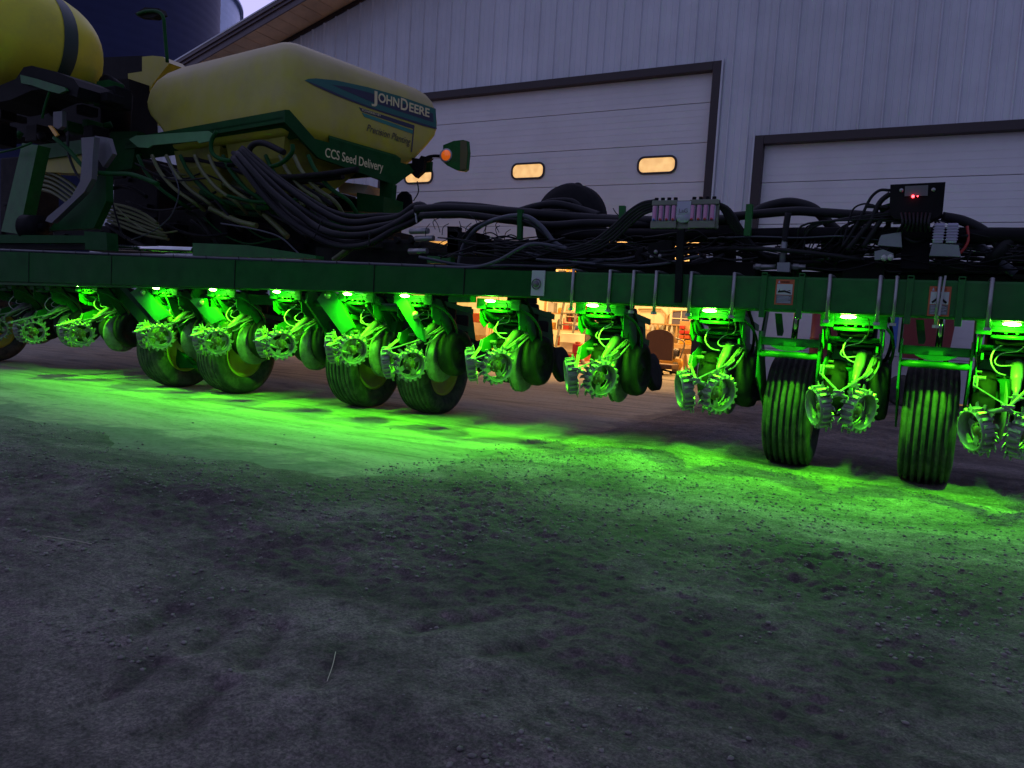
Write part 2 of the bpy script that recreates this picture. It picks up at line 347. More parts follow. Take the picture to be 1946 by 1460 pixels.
def node_ramp(n, l, src, stops):
    r = n.new('ShaderNodeValToRGB'); e = r.color_ramp.elements
    while len(e) < len(stops): e.new(.5)
    for i, (p, c) in enumerate(stops): e[i].position = p; e[i].color = c if len(c) == 4 else col(c)
    l.new(src, r.inputs[0]); return r.outputs[0]
def noise(n, l, tc, scale, det=8, rough=.65, dist=0, vec=None):
    o = n.new('ShaderNodeTexNoise'); o.inputs['Scale'].default_value = scale; o.inputs['Detail'].default_value = det
    o.inputs['Roughness'].default_value = rough; o.inputs['Distortion'].default_value = dist
    l.new(vec or tc.outputs['Object'], o.inputs['Vector']); return o.outputs[0]
m = bpy.data.materials.new('dirt_and_gravel'); m.use_nodes = True; n = m.node_tree.nodes; l = m.node_tree.links; b = n['Principled BSDF']
tc = n.new('ShaderNodeTexCoord')
mpg = n.new('ShaderNodeMapping'); mpg.inputs['Scale'].default_value = (1, 1.7, 1); mpg.inputs['Rotation'].default_value = (0, 0, R(-16)); l.new(tc.outputs['Object'], mpg.inputs['Vector'])
big = node_ramp(n, l, noise(n, l, tc, 1.5, 12, .68, .6, mpg.outputs[0]), [(.34, (.042, .035, .031)), (.47, (.088, .072, .065)), (.56, (.126, .105, .095)), (.72, (.165, .142, .128))])
fine = node_ramp(n, l, noise(n, l, tc, 16, 12, .78), [(.38, (.45, .44, .43)), (.47, (.88, .88, .88)), (.55, (1.1, 1.1, 1.1)), (.66, (1.4, 1.4, 1.38))])
grit = node_ramp(n, l, noise(n, l, tc, 130, 6, .8), [(.40, (.5, .49, .48)), (.5, (.95, .95, .95)), (.60, (1.6, 1.58, 1.55))])
vo = n.new('ShaderNodeTexVoronoi'); vo.inputs['Scale'].default_value = 55; l.new(tc.outputs['Object'], vo.inputs['Vector'])
speck = node_ramp(n, l, vo.outputs['Color'], [(.0, (.86, .86, .86)), (.8, (1.0, 1.0, 1.0)), (.97, (1.35, 1.33, 1.3))])
def mul(a, bb):
    x = n.new('ShaderNodeMix'); x.data_type = 'RGBA'; x.blend_type = 'MULTIPLY'; x.inputs[0].default_value = 1
    l.new(a, x.inputs[6]); l.new(bb, x.inputs[7]); return x.outputs[2]
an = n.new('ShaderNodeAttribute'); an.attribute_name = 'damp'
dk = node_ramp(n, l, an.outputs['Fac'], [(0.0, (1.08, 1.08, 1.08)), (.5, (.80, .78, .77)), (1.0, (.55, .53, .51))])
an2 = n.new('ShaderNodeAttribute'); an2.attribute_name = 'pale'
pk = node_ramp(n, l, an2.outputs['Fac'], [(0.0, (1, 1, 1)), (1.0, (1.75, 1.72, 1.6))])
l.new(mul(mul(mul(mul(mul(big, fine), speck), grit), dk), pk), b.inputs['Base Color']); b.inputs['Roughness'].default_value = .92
hsum = n.new('ShaderNodeMath'); hsum.operation = 'ADD'
l.new(noise(n, l, tc, 45, 10, .8), hsum.inputs[0]); hsum.inputs[1].default_value = 0
bu = n.new('ShaderNodeBump'); bu.inputs['Strength'].default_value = .9; bu.inputs['Distance'].default_value = .010
l.new(hsum.outputs[0], bu.inputs['Height']); l.new(bu.outputs[0], b.inputs['Normal'])
g.data.materials.append(m); DIRT = m

# concrete apron, cast in slabs; dusty
m = bpy.data.materials.new('dusty_concrete'); m.use_nodes = True; n = m.node_tree.nodes; l = m.node_tree.links; b = n['Principled BSDF']
tc = n.new('ShaderNodeTexCoord')
mp = n.new('ShaderNodeMapping'); mp.inputs['Scale'].default_value = (.55, 2.2, 1); mp.inputs['Rotation'].default_value = (0, 0, R(9))
l.new(tc.outputs['Object'], mp.inputs['Vector'])
A = node_ramp(n, l, noise(n, l, tc, 1.7, 9, .62, 1.2, mp.outputs[0]), [(.30, (.10, .086, .062)), (.46, (.245, .215, .155)), (.70, (.35, .31, .225))])
B = node_ramp(n, l, noise(n, l, tc, 26, 8, .75), [(.30, (.45, .44, .42)), (.48, (1, 1, 1)), (.8, (1.15, 1.15, 1.12))])
sx = n.new('ShaderNodeSeparateXYZ'); l.new(tc.outputs['Object'], sx.inputs[0])
def mth(op, a, bb):
    x = n.new('ShaderNodeMath'); x.operation = op
    for i_, v_ in enumerate((a, bb)):
        if isinstance(v_, (int, float)): x.inputs[i_].default_value = v_
        else: l.new(v_, x.inputs[i_])
    return x.outputs[0]
dist_ = mth('MINIMUM', mth('SUBTRACT', sx.outputs[1], SLAB_Y), mth('MULTIPLY', mth('SUBTRACT', SLAB_X, sx.outputs[0]), 3.0))
edge_ = mth('ADD', mth('MULTIPLY', mth('SUBTRACT', noise(n, l, tc, 1.6, 12, .72, .5), .5), 3.4), mth('SUBTRACT', 1.0, mth('MULTIPLY', dist_, 1.15)))
cov = node_ramp(n, l, edge_, [(.25, (0, 0, 0)), (.62, (1, 1, 1))])
spill = n.new('ShaderNodeMix'); spill.data_type = 'RGBA'; l.new(cov, spill.inputs[0]); l.new(mul(A, B), spill.inputs[6])
soil = node_ramp(n, l, noise(n, l, tc, 14, 12, .78), [(.30, (.045, .040, .034)), (.5, (.115, .102, .088)), (.75, (.18, .165, .14))]); l.new(soil, spill.inputs[7])
l.new(spill.outputs[2], b.inputs['Base Color']); b.inputs['Roughness'].default_value = .85
bu = n.new('ShaderNodeBump'); bu.inputs['Strength'].default_value = .35; bu.inputs['Distance'].default_value = .01
l.new(noise(n, l, tc, 40, 8, .7), bu.inputs['Height']); l.new(bu.outputs[0], b.inputs['Normal'])
M['concrete'] = m
q = MB()
joints_x = [-19, -15.2, -11.4, -7.6, SLAB_X+.004]; joints_y = [SLAB_Y-.25, 7.1, 11.96]
joints_x = [-40, -19, -13.5, -7.8, SLAB_X]
DROP = .05
def slab_z(y): return .002-DROP*(min(1, max(0, (y-2.2)/2.8)) if y < 5 else max(0, (12-y)/7))
for i in range(len(joints_x)-1):
    ys_ = [SLAB_Y-.25+.006, 5.0, 7.094, 7.106, 11.954]
    for (ya, yb_) in ((ys_[0], ys_[1]), (ys_[1], ys_[2]), (ys_[3], ys_[4])):
        x0_, x1_ = joints_x[i]+.006, joints_x[i+1]-.006; za_, zb_2 = slab_z(ya), slab_z(yb_)
        q.add([(x0_, ya, -.2), (x1_, ya, -.2), (x1_, yb_, -.2), (x0_, yb_, -.2), (x0_, ya, za_), (x1_, ya, za_), (x1_, yb_, zb_2), (x0_, yb_, zb_2)],
              [(4, 5, 6, 7), (0, 1, 5, 4), (1, 2, 6, 5), (2, 3, 7, 6), (3, 0, 4, 7)])
struct(q.build('concrete_apron', 'concrete'))
q = MB(); q.box(-18.8, 11.8, 12.0, 30.8, -.10, .006); struct(q.build('shop_floor', 'concrete'))

# loose stones: uncountable
rs = np.random.RandomState(3)
N = 60000
px = rs.uniform(-4.6, 1.9, N); py = 1.0+3.9*rs.rand(N)**1.25
clus = vnoise(px, py, .35, 21)+vnoise(px, py, .12, 22)
ridge = np.exp(-((py-2.05+.25*np.sin(px*1.3))/.40)**2)*(px < -1.2)*1.3+np.exp(-((px+1.2)/.8)**2)*(py > 2.4)*.9+np.clip((px+1.2)/2, 0, 1)*.6*(py > 2)
keep = (rs.rand(N) < np.clip(.20+clus*1.1+ridge*.75+pale(px, py)*.5, 0, 1)) & ~((px < SLAB_X-.25) & (py > SLAB_Y+.3) & (rs.rand(N) > .02))
px, py = px[keep], py[keep]; pz = ground_h(px, py); pz = np.where((px < SLAB_X) & (py > SLAB_Y), np.maximum(pz, .002-.05*np.clip((py-2.2)/2.8, 0, 1)), pz)
ico = [(0, 0, -1), (.72, -.53, -.45), (-.28, -.85, -.45), (-.89, 0, -.45), (-.28, .85, -.45), (.72, .53, -.45), (.28, -.85, .45), (-.72, -.53, .45), (-.72, .53, .45), (.28, .85, .45), (.89, 0, .45), (0, 0, 1)]
icf = [(0, 1, 2), (1, 0, 5), (0, 2, 3), (0, 3, 4), (0, 4, 5), (1, 5, 10), (2, 1, 6), (3, 2, 7), (4, 3, 8), (5, 4, 9), (1, 10, 6), (2, 6, 7), (3, 7, 8), (4, 8, 9), (5, 9, 10), (6, 10, 11), (7, 6, 11), (8, 7, 11), (9, 8, 11), (10, 9, 11)]
ico = np.array(ico); icf = np.array(icf); K = len(px)
sz = .0013+.0065*rs.rand(K)**5; sz = np.where(rs.rand(K) < .006, sz*1.5, sz)
th = rs.uniform(0, 6.28, K); jit = 1+.5*(rs.rand(K, 12, 3)-.5)
P = ico[None]*jit*sz[:, None, None]*np.array([1.25, 1, .62])[None, None]
cx, sx = np.cos(th)[:, None], np.sin(th)[:, None]
PX = P[:, :, 0]*cx-P[:, :, 1]*sx+px[:, None]; PY = P[:, :, 0]*sx+P[:, :, 1]*cx+py[:, None]; PZ = P[:, :, 2]+(pz+sz*.3)[:, None]
V = np.stack([PX, PY, PZ], 2).reshape(-1, 3); F = (icf[None]+12*np.arange(K)[:, None, None]).reshape(-1, 3)
me = bpy.data.meshes.new('gravel'); me.vertices.add(len(V)); me.vertices.foreach_set('co', V.ravel())
me.loops.add(F.size); me.loops.foreach_set('vertex_index', F.ravel()); me.polygons.add(len(F))
me.polygons.foreach_set('loop_start', np.arange(0, F.size, 3)); me.polygons.foreach_set('loop_total', np.full(len(F), 3)); me.update(calc_edges=True)
M['stone'] = mat('loose_stone', (.17, .155, .135), .9, vary=.6, scale=23)
me.materials.append(M['stone'])
go = bpy.data.objects.new('gravel', me); C.objects.link(go); go['kind'] = 'stuff'; tag(go, 'loose stones scattered over the dirt in front of the planter', 'gravel')
# straw stalks dropped on the dirt
for i, (a, b_, c_) in enumerate([((638, 1235), (622, 1284), 'pale straw stalk lying upright in the picture between the lug prints'), ((90, 1030), (175, 1036), 'long pale straw stalk on the gravel ridge at left')]):
    A_, B_ = ground_at(*a, z=.012), ground_at(*b_, z=.012)
    A_.z = float(ground_h(np.array([A_.x]), np.array([A_.y]))[0])+.006; B_.z = float(ground_h(np.array([B_.x]), np.array([B_.y]))[0])+.006
    q = MB(); q.tube(smooth_pts([A_, A_.lerp(B_, .5)+Vector((.002, .001, .001)), B_]), .0008, 6)
    tag(q.build('straw_stalk', 'beige'), c_, 'straw')

# ================================================================== SHED
WY = 12.0
D1R = WY*-.2733+.02; D2L = WY*-.211; D1L = -9.62; D2R = 2.75
D1T = 4.86; D2T = 3.70
def roof_z(x): return 6.40+.287*(x+12) if x < 1.2 else 6.40+.287*(13.2)-.287*(x-1.2)
shed = thing('machine_shed', 'white ribbed steel machine shed with brown trim and two big overhead doors', 'building', (0, 0, 0))
def ribbed(q, x0, x1, zb, zt, y=WY, pitch=.3048, face=-1, h=.030, minor=.006):
    """vertical ribbed sheet between x0,x1; zt may be a function of x"""
    prof = [(0, 0), (.004, 1), (.016, 1), (.026, 0)]
    pts = []
    k0 = math.floor(x0/pitch)-1; k1 = math.ceil(x1/pitch)+1
    for k in range(k0, k1+1):
        bx = k*pitch
        for (dx, hh) in [(0, 0), (.008, h), (.026, h), (.040, 0), (.10, 0), (.106, minor), (.122, minor), (.128, 0), (.20, 0), (.206, minor), (.222, minor), (.228, 0)]:
            pts.append((bx+dx, hh))
    pts = [p for p in pts if x0 < p[0] < x1]; pts = [(x0, 0)]+pts+[(x1, 0)]
    vs = []
    for (x, hh) in pts:
        zz = zt(x) if callable(zt) else zt
        vs += [(x, y+face*hh, zb), (x, y+face*hh, zz)]
    q.add(vs, [(2*i, 2*i+2, 2*i+3, 2*i+1) for i in range(len(pts)-1)])
q = MB()
XL, XR = -18.8, 11.8
ribbed(q, XL, D1L, 0, roof_z); ribbed(q, D1L, D1R, D1T, roof_z); ribbed(q, D1R, D2L, .0, roof_z); ribbed(q, D2L, D2R, D2T, roof_z); ribbed(q, D2R, XR, 0, roof_z)
q.build('front_wall', 'wall', shed)
q = MB()   # side and back walls, liner inside
q.box(XL-.02, XL, WY+.02, 30.9, 0, roof_z(XL)); q.box(XR, XR+.02, WY+.02, 30.9, 0, roof_z(XR))
q.build('side_wall', 'wall', shed)
BY = 21.5
q = MB(); ribbed(q, XL, XR, .0, 5.0, y=BY, pitch=.42, h=.03, minor=.0)
q.box(XL+.003, XL+.02, WY+.15, BY, 0, 5); q.box(1.0, 1.03, WY+.3, BY-.04, 0, 5)
q.build('liner_wall', 'inwall', shed)
q = MB(); q.box(XL, XR, WY+.2, BY+.1, 5.0, 5.04); q.build('ceiling', 'inwall', shed)
q = MB()   # liner back of the front wall around openings so the inside is closed
q.box(XL, D1L-.03, WY+.12, WY+.14, 0, 5); q.box(D1R+.14, D2L-.14, WY+.12, WY+.14, 0, 5)
q.box(D2R+.14, XR, WY+.12, WY+.14, 0, 5)
q.box(D1L-.03, D1R+.14, WY+.12, WY+.14, D1T+.14, 5); q.box(D2L-.14, D2R+.14, WY+.12, WY+.14, D2T+.14, 5)
q.build('front_liner', 'inwall', shed)
# roof: soffit + fascia + deck
OY = 11.2
q = MB()
xa, xb, xc = XL-.6, 1.2, XR+.6
for (a, b_) in ((xa, xb), (xb, xc)):
    za, zb = roof_z(a), roof_z(b_)
    q.add([(a, OY, za), (b_, OY, zb), (b_, WY+.05, zb), (a, WY+.05, za)], [(0, 1, 2, 3)])
    k = int((b_-a)/.3)
    for i in range(k):   # soffit board seams
        x = a+(b_-a)*i/k; z = roof_z(x)
        q.box(x, x+.012, OY+.02, WY-.005, z-.012, z-.002)
q.build('soffit', 'soffit', shed)
q = MB()
for (a, b_) in ((xa, xb), (xb, xc)):
    za, zb = roof_z(a), roof_z(b_)
    for (dy, lo, hi, th) in ((0, -.06, .12, .03), (-.035, .06, .16, .03), (-.07, .12, .18, .03)):
        q.prism([(a, OY-.02+dy, za+lo), (b_, OY-.02+dy, zb+lo), (b_, OY-.02+dy, zb+hi), (a, OY-.02+dy, za+hi)], (0, th, 0))
q.build('fascia', 'fascia', shed)
q = MB()
for (a, b_) in ((xa, xb), (xb, xc)):
    za, zb = roof_z(a)+.185, roof_z(b_)+.185
    q.prism([(a, OY-.1, za), (b_, OY-.1, zb), (b_, OY-.1, zb+.03), (a, OY-.1, za+.03)], (0, 20, 0))
q.build('roof', 'wall', shed)
# corner strip under the soffit
q = MB(); a, b_ = XL, 1.2
q.prism([(a, WY-.05, roof_z(a)-.09), (b_, WY-.05, roof_z(b_)-.09), (b_, WY-.05, roof_z(b_)-.012), (a, WY-.05, roof_z(a)-.012)], (0, .045, 0))
q.build('wall_cap', 'trim', shed)
def overhead_door(x0, x1, top, bot, lines, wins, nm):
    tw = .128
    q = MB(); y0, y1 = WY-.045, WY+.14
    q.bbox(x0-tw+.06, x0+.06, y0, y1, 0, top+tw-.06, .006); q.bbox(x1-.06, x1+tw-.06, y0, y1, 0, top+tw-.06, .006)
    q.bbox(x0+.063, x1-.063, y0, y1, top-.06, top+tw-.06, .006)
    q.build('door_trim', 'trim', shed)
    q = MB(); q.box(x1+tw-.057, x1+tw-.03, y0-.004, y0+.02, 0, top+.1)   # bright J channel beside the trim
    q.build('trim_channel', 'wall', shed); q = MB(); q.box(x0-tw+.03, x0-tw+.057, y0-.004, y0+.02, 0, top+.1)
    q.build('trim_channel', 'wall', shed)
    q = MB(); zs = [bot]+sorted(lines)+[top+.05]
    for a, b_ in zip(zs[:-1], zs[1:]):
        q.bbox(x0, x1, WY+.09, WY+.135, a+.004, b_-.004, .006)
        h = b_-a
        for k in range(1, 6):   # shallow pressed lines
            z = a+h*k/6
            q.box(x0+.08, x1-.08, WY+.0875, WY+.0895, z-.002, z+.002)
    q.box(x0+.01, x1-.01, WY+.138, WY+.15, bot+.01, top+.04)
    d = q.build('overhead_door', 'door', shed)
    for (cx, cz) in wins:
        fw, fh = .33, .145
        def rr(w, h, r, k=5):
            o = []
            for (sx, sz, a0) in ((1, 1, 0), (-1, 1, 90), (-1, -1, 180), (1, -1, 270)):
                for i in range(k+1):
                    a = R(a0+90*i/k); o.append((sx*(w-r)+r*math.cos(a), sz*(h-r)+r*math.sin(a)))
            return o
        o1, i1 = rr(fw, fh, .11), rr(fw-.032, fh-.032, .085); kk = len(o1)
        q = MB(); yf, yb = WY+.068, WY+.089
        vs = [(cx+a, yf, cz+c) for a, c in o1]+[(cx+a, yf, cz+c) for a, c in i1]+[(cx+a, yb, cz+c) for a, c in o1]+[(cx+a, yb, cz+c) for a, c in i1]
        fs = []
        for i in range(kk):
            j = (i+1) % kk; fs += [(i, j, kk+j, kk+i), (i, 2*kk+i, 2*kk+j, j), (kk+i, kk+j, 3*kk+j, 3*kk+i)]
        q.add(vs, fs); fr = q.build('window_frame', 'winframe', d)
        q = MB(); q.prism([(cx+a, WY+.080, cz+c) for a, c in rr(fw-.028, fh-.028, .085)], (0, .006, 0)); q.build('window_pane', 'win', d)
dy = WY+.09
z1 = [at(1340, 195.3, dy).z, at(1340, 271, dy).z, at(1330, 346, dy).z]; z1.append(z1[2]-.66)
wz = at(1248.6, 312.7, dy); wb = at(1003.5, 326.6, dy); wc = at(797, 337, dy)
zw = (wz.z+wb.z)/2
pitch = wz.x-wb.x
overhead_door(D1L, D1R, D1T, z1[3]-.27, z1, [(wz.x, zw), (wb.x, zw), (wz.x-2*pitch, zw)], 1)
z2 = [at(1464, 347.3, dy).z]; z2 = [z2[0], z2[0]-.62, z2[0]-1.24, z2[0]-1.86, z2[0]-2.48]
overhead_door(D2L, D2R, D2T, .02, z2, [], 2)
# shop lamps (warm)
for i, (x, y) in enumerate([(-13, 15), (-8.5, 15.5), (-4.5, 15), (-11, 18.6), (-5.5, 18.8), (-.9, 17)]):
    L = bpy.data.lights.new('shop_lamp', 'AREA'); L.shape = 'RECTANGLE'; L.size = 1.6; L.size_y = .5; L.energy = 420; L.color = (1, .56, .20)
    o = bpy.data.objects.new('shop_lamp_light', L); C.objects.link(o); o.location = (x, y, 4.82); o.parent = shed
    q = MB(); q.bbox(x-.8, x+.8, y-.25, y+.25, 4.86, 4.99, .02); q.build('shop_lamp', 'white', shed)
# back-wall window
A_, B_ = at(1278, 598, BY-.05), at(1312, 622, BY-.05)
win = thing('shop_window', 'white framed gridded window in the far wall of the lit shop', 'window', (A_.x, BY-.05, B_.z))
wl, wh = 1.05, A_.z-B_.z+.12
q = MB(); q.box(0, wl, 0, .02, 0, wh); q.build('glass', mat('dusk_glass', (.10, .10, .16), .15, vary=.1), win)
q = MB(); q.bbox(-.07, 0, -.03, .03, -.07, wh+.07, .005); q.bbox(wl, wl+.07, -.03, .03, -.07, wh+.07, .005)
q.bbox(.001, wl-.001, -.03, .03, wh, wh+.07, .005); q.bbox(.001, wl-.001, -.04, .03, -.07, 0, .005)
for k in range(1, 4): q.box(wl*k/4-.012, wl*k/4+.012, -.02, -.002, .001, wh-.001)
q.box(.001, wl-.001, -.024, -.004, wh/2-.012, wh/2+.012); q.build('frame', 'inwall', win)

# ------------------------------------------------------------------ things inside the shop
def gz(p, z): return Vector((p.x, p.y, z))
# workbench under the window with boxes
b0, b1 = at(1262, 652, 19.6), at(1330, 652, 19.6)
bench = thing('workbench', 'wooden workbench below the far window of the shop', 'workbench', (b0.x, 19.6, 0))
bw = b1.x-b0.x; bh = b0.z
q = MB(); q.bbox(0, bw, -.35, .55, bh-.10, bh, .008); q.build('bench_top', 'wood', bench)
for lx in (.02, bw-.12):
    for ly in (-.33, .43): q = MB(); q.bbox(lx, lx+.1, ly, ly+.1, 0, bh-.102, .006); q.build('leg', 'wood', bench)
q = MB(); q.box(.12, bw-.12, -.3, .5, .25, .28); q.build('shelf', 'wood', bench)
rr_ = random.Random(5)
cells = []
for row in range(4):
    for c in range(6):
        if rr_.random() < .88: cells.append((.35+c*.155, row*.125))
desc = ['orange', 'redp', 'yel2', 'white', 'beige']
cab = thing('parts_cabinet', 'small drawer cabinet of orange bins standing on the bench before the window', 'cabinet', (b0.x+.3, 19.6+.2, bh))
q = MB(); q.bbox(-.02, .98, .12, .34, 0, .60, .005); q.build('carcass', 'wood', cab)
for (cx, cz) in cells:
    q = MB(); q.bbox(cx-.35+.01, cx-.35+.14, .02, .117, cz+.02, cz+.105, .008); q.build('drawer', desc[rr_.randrange(5)], cab)
yb = thing('drill_case', 'golden yellow rounded tool case lying on the bench in front of the drawers', 'tool case', (b0.x+.72, 19.42, bh))
q = MB(); q.bbox(-.24, .24, -.12, .12, 0, .13, .03); q.build('case', 'yel2', yb)
q = MB(); q.tube(smooth_pts([(-.08, -.12, .10), (-.08, -.17, .12), (.08, -.17, .12), (.08, -.12, .10)]), .012); q.build('handle', 'black', yb)
# brown-backed seat
s0 = at(1250, 690, 13.2)
seat = thing('shop_chair', 'brown vinyl shop chair with rounded back seen through the open door', 'chair', (s0.x, 13.2, 0))
zt, zb = at(1248, 626, 13.2).z, at(1250, 684, 13.2).z
q = MB(); W_ = .25
pts = [(-W_, 0, zb), (W_, 0, zb)]+[(W_*math.cos(R(a)) if a not in (0,) else W_, 0, zt-.14+.14*math.sin(R(a))) for a in range(0, 181, 15)]
q.prism(pts, (0, .06, 0)); q.build('backrest', 'brownleather', seat)
q = MB(); q.bbox(-.24, .24, .07, .52, zb-.16, zb-.07, .03); q.build('seat', 'brownleather', seat)
q = MB(); q.tube([(0, .28, zb-.16), (0, .28, .08)], .025); q.tube([(0, .05, zb+.1), (0, .03, zb-.12), (0, .28, zb-.15)], .018); q.build('stem', 'grey', seat)
for k in range(5):
    a = 2*math.pi*k/5; q = MB(); q.tube([(0, .28, .09), (.28*math.cos(a), .28+.28*math.sin(a), .05)], .02, r2=.012); q.ball((.28*math.cos(a), .28+.28*math.sin(a), .03), .03); q.build('leg', 'black', seat)
# golden compressor tank
c0 = at(1268, 690, 14.2)
comp = thing('air_compressor', 'golden yellow air compressor tank beside the brown shop chair', 'compressor', (c0.x, 14.2, 0))
q = MB(); q.lathe([(-.3, .001), (-.29, .06), (-.25, .10), (.25, .10), (.29, .06), (.3, .001)], (0, 0, c0.z), (1, .25, 0), 24); q.build('tank', 'yel2', comp)
q = MB(); q.bbox(-.12, .14, -.08, .08, c0.z+.10, c0.z+.26, .02); q.lathe([(-.05, .07), (.05, .07)], (.16, 0, c0.z+.2), (1, 0, 0), 16); q.build('pump', 'grey', comp)
q = MB(); q.tube(smooth_pts([(.24, 0, c0.z+.1), (.3, 0, c0.z+.4), (.12, .0, c0.z+.48)]), .014); q.build('handle', 'steel', comp)
for sx in (-.2, .2): q = MB(); q.lathe([(-.03, .001), (-.03, .11), (.03, .11), (.03, .001)], (sx, -.14, .11), (1, 0, 0), 20); q.build('wheel', 'rubber', comp)
q = MB(); q.box(-.2, .2, -.03, .03, .11, c0.z-.09); q.build('stand', 'grey', comp)
# post / shelf unit at right of opening
p0 = at(1297, 700, 14.6)
st = thing('wooden_sawhorse', 'plain wooden sawhorse standing just inside the open door jamb', 'sawhorse', (p0.x, 14.6, 0))
hz_ = at(1297, 662, 14.6).z
q = MB(); q.bbox(-.10, .75, -.05, .05, hz_-.1, hz_, .005); q.build('rail', 'wood', st)
for sx in (-.05, .62):
    for sy in (-1, 1): q = MB(); q.prism([(sx, sy*.03, hz_-.101), (sx+.09, sy*.03, hz_-.101), (sx+.09, sy*.28, 0), (sx, sy*.28, 0)], (0, .04*sy, 0)); q.build('leg', 'wood', st)
# conduit + cord on back wall
for (a, b_, lab) in (((1213, 588), (1266, 588), 'thin brown conduit run looping along the back wall above the chair'), ((1270, 591), (1312, 589), 'thin brown conduit run dropping beside the far window')):
    A_, B_ = at(*a, BY-.06), at(*b_, BY-.06)
    if lab.endswith('chair'): pts = [A_, B_+Vector((-.15, 0, 0)), B_+Vector((0, 0, -.15)), B_+Vector((.02, 0, -1.1))]
    else: pts = [A_+Vector((0, 0, -1.2)), A_+Vector((0, 0, -.15)), A_+Vector((.15, 0, 0)), B_]
    q = MB(); q.tube(pts, .022, 8); tag(q.build('wall_conduit', 'wood'), lab, 'conduit')
# wall rack with jumble of tools
t0 = at(1225, 616, BY-.3)
rack = thing('tool_rack', 'wall rack hung with pale funnels and tools behind the brown chair', 'tool rack', (t0.x, BY-.3, t0.z))
q = MB(); q.bbox(0, 1.35, 0, .22, 0, .04, .005); q.build('rack_shelf', 'wood', rack)
for k in range(9):
    h = rr_.uniform(.18, .5); x = .1+k*.14; q = MB()
    q.lathe([(0, .02), (-h*.6, rr_.uniform(.03, .09)), (-h, rr_.uniform(.02, .07)), (-h-.01, .001)], (x, .03, -.004), (0, 0, 1), 10); q.build('tool', ['beige', 'white', 'wood', 'steel'][k % 4], rack)
# centre gap: shelf with red items, barrel, orange machine
def at0(px, py, Y): return at(px, py, Y)
u0, u1 = at(1077, 594, 17.5), at(1107, 612, 17.5)
cabn = thing('wall_cabinet', 'open white cabinet holding red bottles on the shop wall between two planting units', 'cabinet', (u0.x, 17.5, u1.z))
cw, ch = u1.x-u0.x, u0.z-u1.z
q = MB(); q.box(-.02, cw+.02, .2, .23, -.02, ch); q.box(-.05, -.02, 0, .23, -.05, ch+.03); q.box(cw+.02, cw+.05, 0, .23, -.05, ch+.03)
q.box(-.0199, cw+.0199, 0, .199, -.05, -.02); q.box(-.0199, cw+.0199, 0, .199, ch, ch+.03); q.box(-.019, cw+.019, .02, .19, ch*.5, ch*.5+.02); q.build('carcass', 'beige', cabn)
for k in range(4):
    q = MB(); q.lathe([(0, .001), (0, .045), (.12, .045), (.16, .018), (.2, .018), (.2, .001)], (.06+k*(cw-.1)/3, .09, -.019+(ch*.5+.04)*(k % 2)), (0, 0, 1), 12); q.build('bottle', ['redp', 'beige', 'redp', 'redp'][k], cabn)
v0 = at(1086, 668, 15.5)
bar = thing('oil_barrel', 'dull tan steel barrel standing inside the open shop door', 'barrel', (v0.x, 15.5, 0))
q = MB(); h = at(1086, 634, 15.5).z
q.lathe([(0, .001), (0, .27), (h*.33, .27), (h*.34, .285), (h*.36, .27), (h*.66, .27), (h*.67, .285), (h*.69, .27), (h-.01, .27), (h, .26), (h-.02, .25), (h-.02, .001)], (0, 0, 0), (0, 0, 1), 32); q.build('drum', 'beige', bar)
w0 = at(1103, 690, 14.8)
jk = thing('floor_jack', 'orange red floor jack with upright handle beside the tan barrel', 'jack', (w0.x, 14.8, 0))
q = MB(); q.bbox(-.14, .14, -.35, .3, .06, .2, .02); q.bbox(-.08, .08, -.3, .1, .2, .42, .03); q.build('body', 'redp', jk)
q = MB(); q.tube([(0, .2, .2), (-.05, .35, 1.0)], .02); q.tube([(-.15, .35, 1.0), (.05, .35, 1.0)], .016); q.build('handle', 'steel', jk)
q = MB(); q.lathe([(0, .05), (.04, .06), (.05, .001)], (0, -.2, .42), (0, 0, 1), 16); q.build('saddle', 'orange', jk)
for sx in (-.16, .16): q = MB(); q.lathe([(-.02, .001), (-.02, .06), (.02, .06), (.02, .001)], (sx, -.25, .06), (1, 0, 0), 16); q.build('wheel', 'steel', jk)
g0 = at(1125, 640, 19); gb = thing('grey_locker', 'plain grey steel locker standing against the lit back wall', 'locker', (g0.x, 19, 0))
q = MB(); hh = at(1120, 614, 19).z; q.bbox(-.3, .35, 0, .45, .04, hh, .01); q.build('carcass', 'grey', gb)
for sx in (-.27, .05): q = MB(); q.bbox(sx, sx+.27, -.02, -.003, .09, hh-.05, .006); q.build('door', 'grey', gb)
# left gap: bench with engine block, hanging ropes, basket
e0 = at(912, 625, 17); eb = thing('metal_bench', 'cream steel bench loaded with machine parts in the left of the lit shop', 'workbench', (e0.x, 17, 0))
bh2 = at(912, 607, 17).z
q = MB(); q.bbox(-.7, 1.2, -.2, .5, bh2-.06, bh2, .01); q.build('bench_top', 'beige', eb)
for sx in (-.66, 1.08):
    for sy in (-.16, .4): q = MB(); q.box(sx, sx+.07, sy, sy+.07, 0, bh2-.062); q.build('leg', 'beige', eb)
q = MB(); q.bbox(-.6, 1.1, -.15, .42, .32, bh2-.4, .02); q.build('drawer_unit', 'beige', eb)
q = MB(); q.bbox(-.5, -.05, -.15, .25, bh2+.002, bh2+.28, .03)
tag(q.build('gearbox', 'beige', None, (e0.x, 17, 0)), 'cream gearbox housing standing on the left end of the steel bench', 'gearbox')
q = MB()
for k in range(7): q.lathe([(0, .001), (0, .05), (.1+.03*(k % 3), .045), (.14, .02), (.18, .001)], (.1+k*.12, .05+.06*(k % 2), bh2+.002), (0, 0, 1), 10)
o_ = q.build('jar_cluster', 'wood', eb); o_.name = 'parts_tray'
r0 = at(945, 598, 15.2)
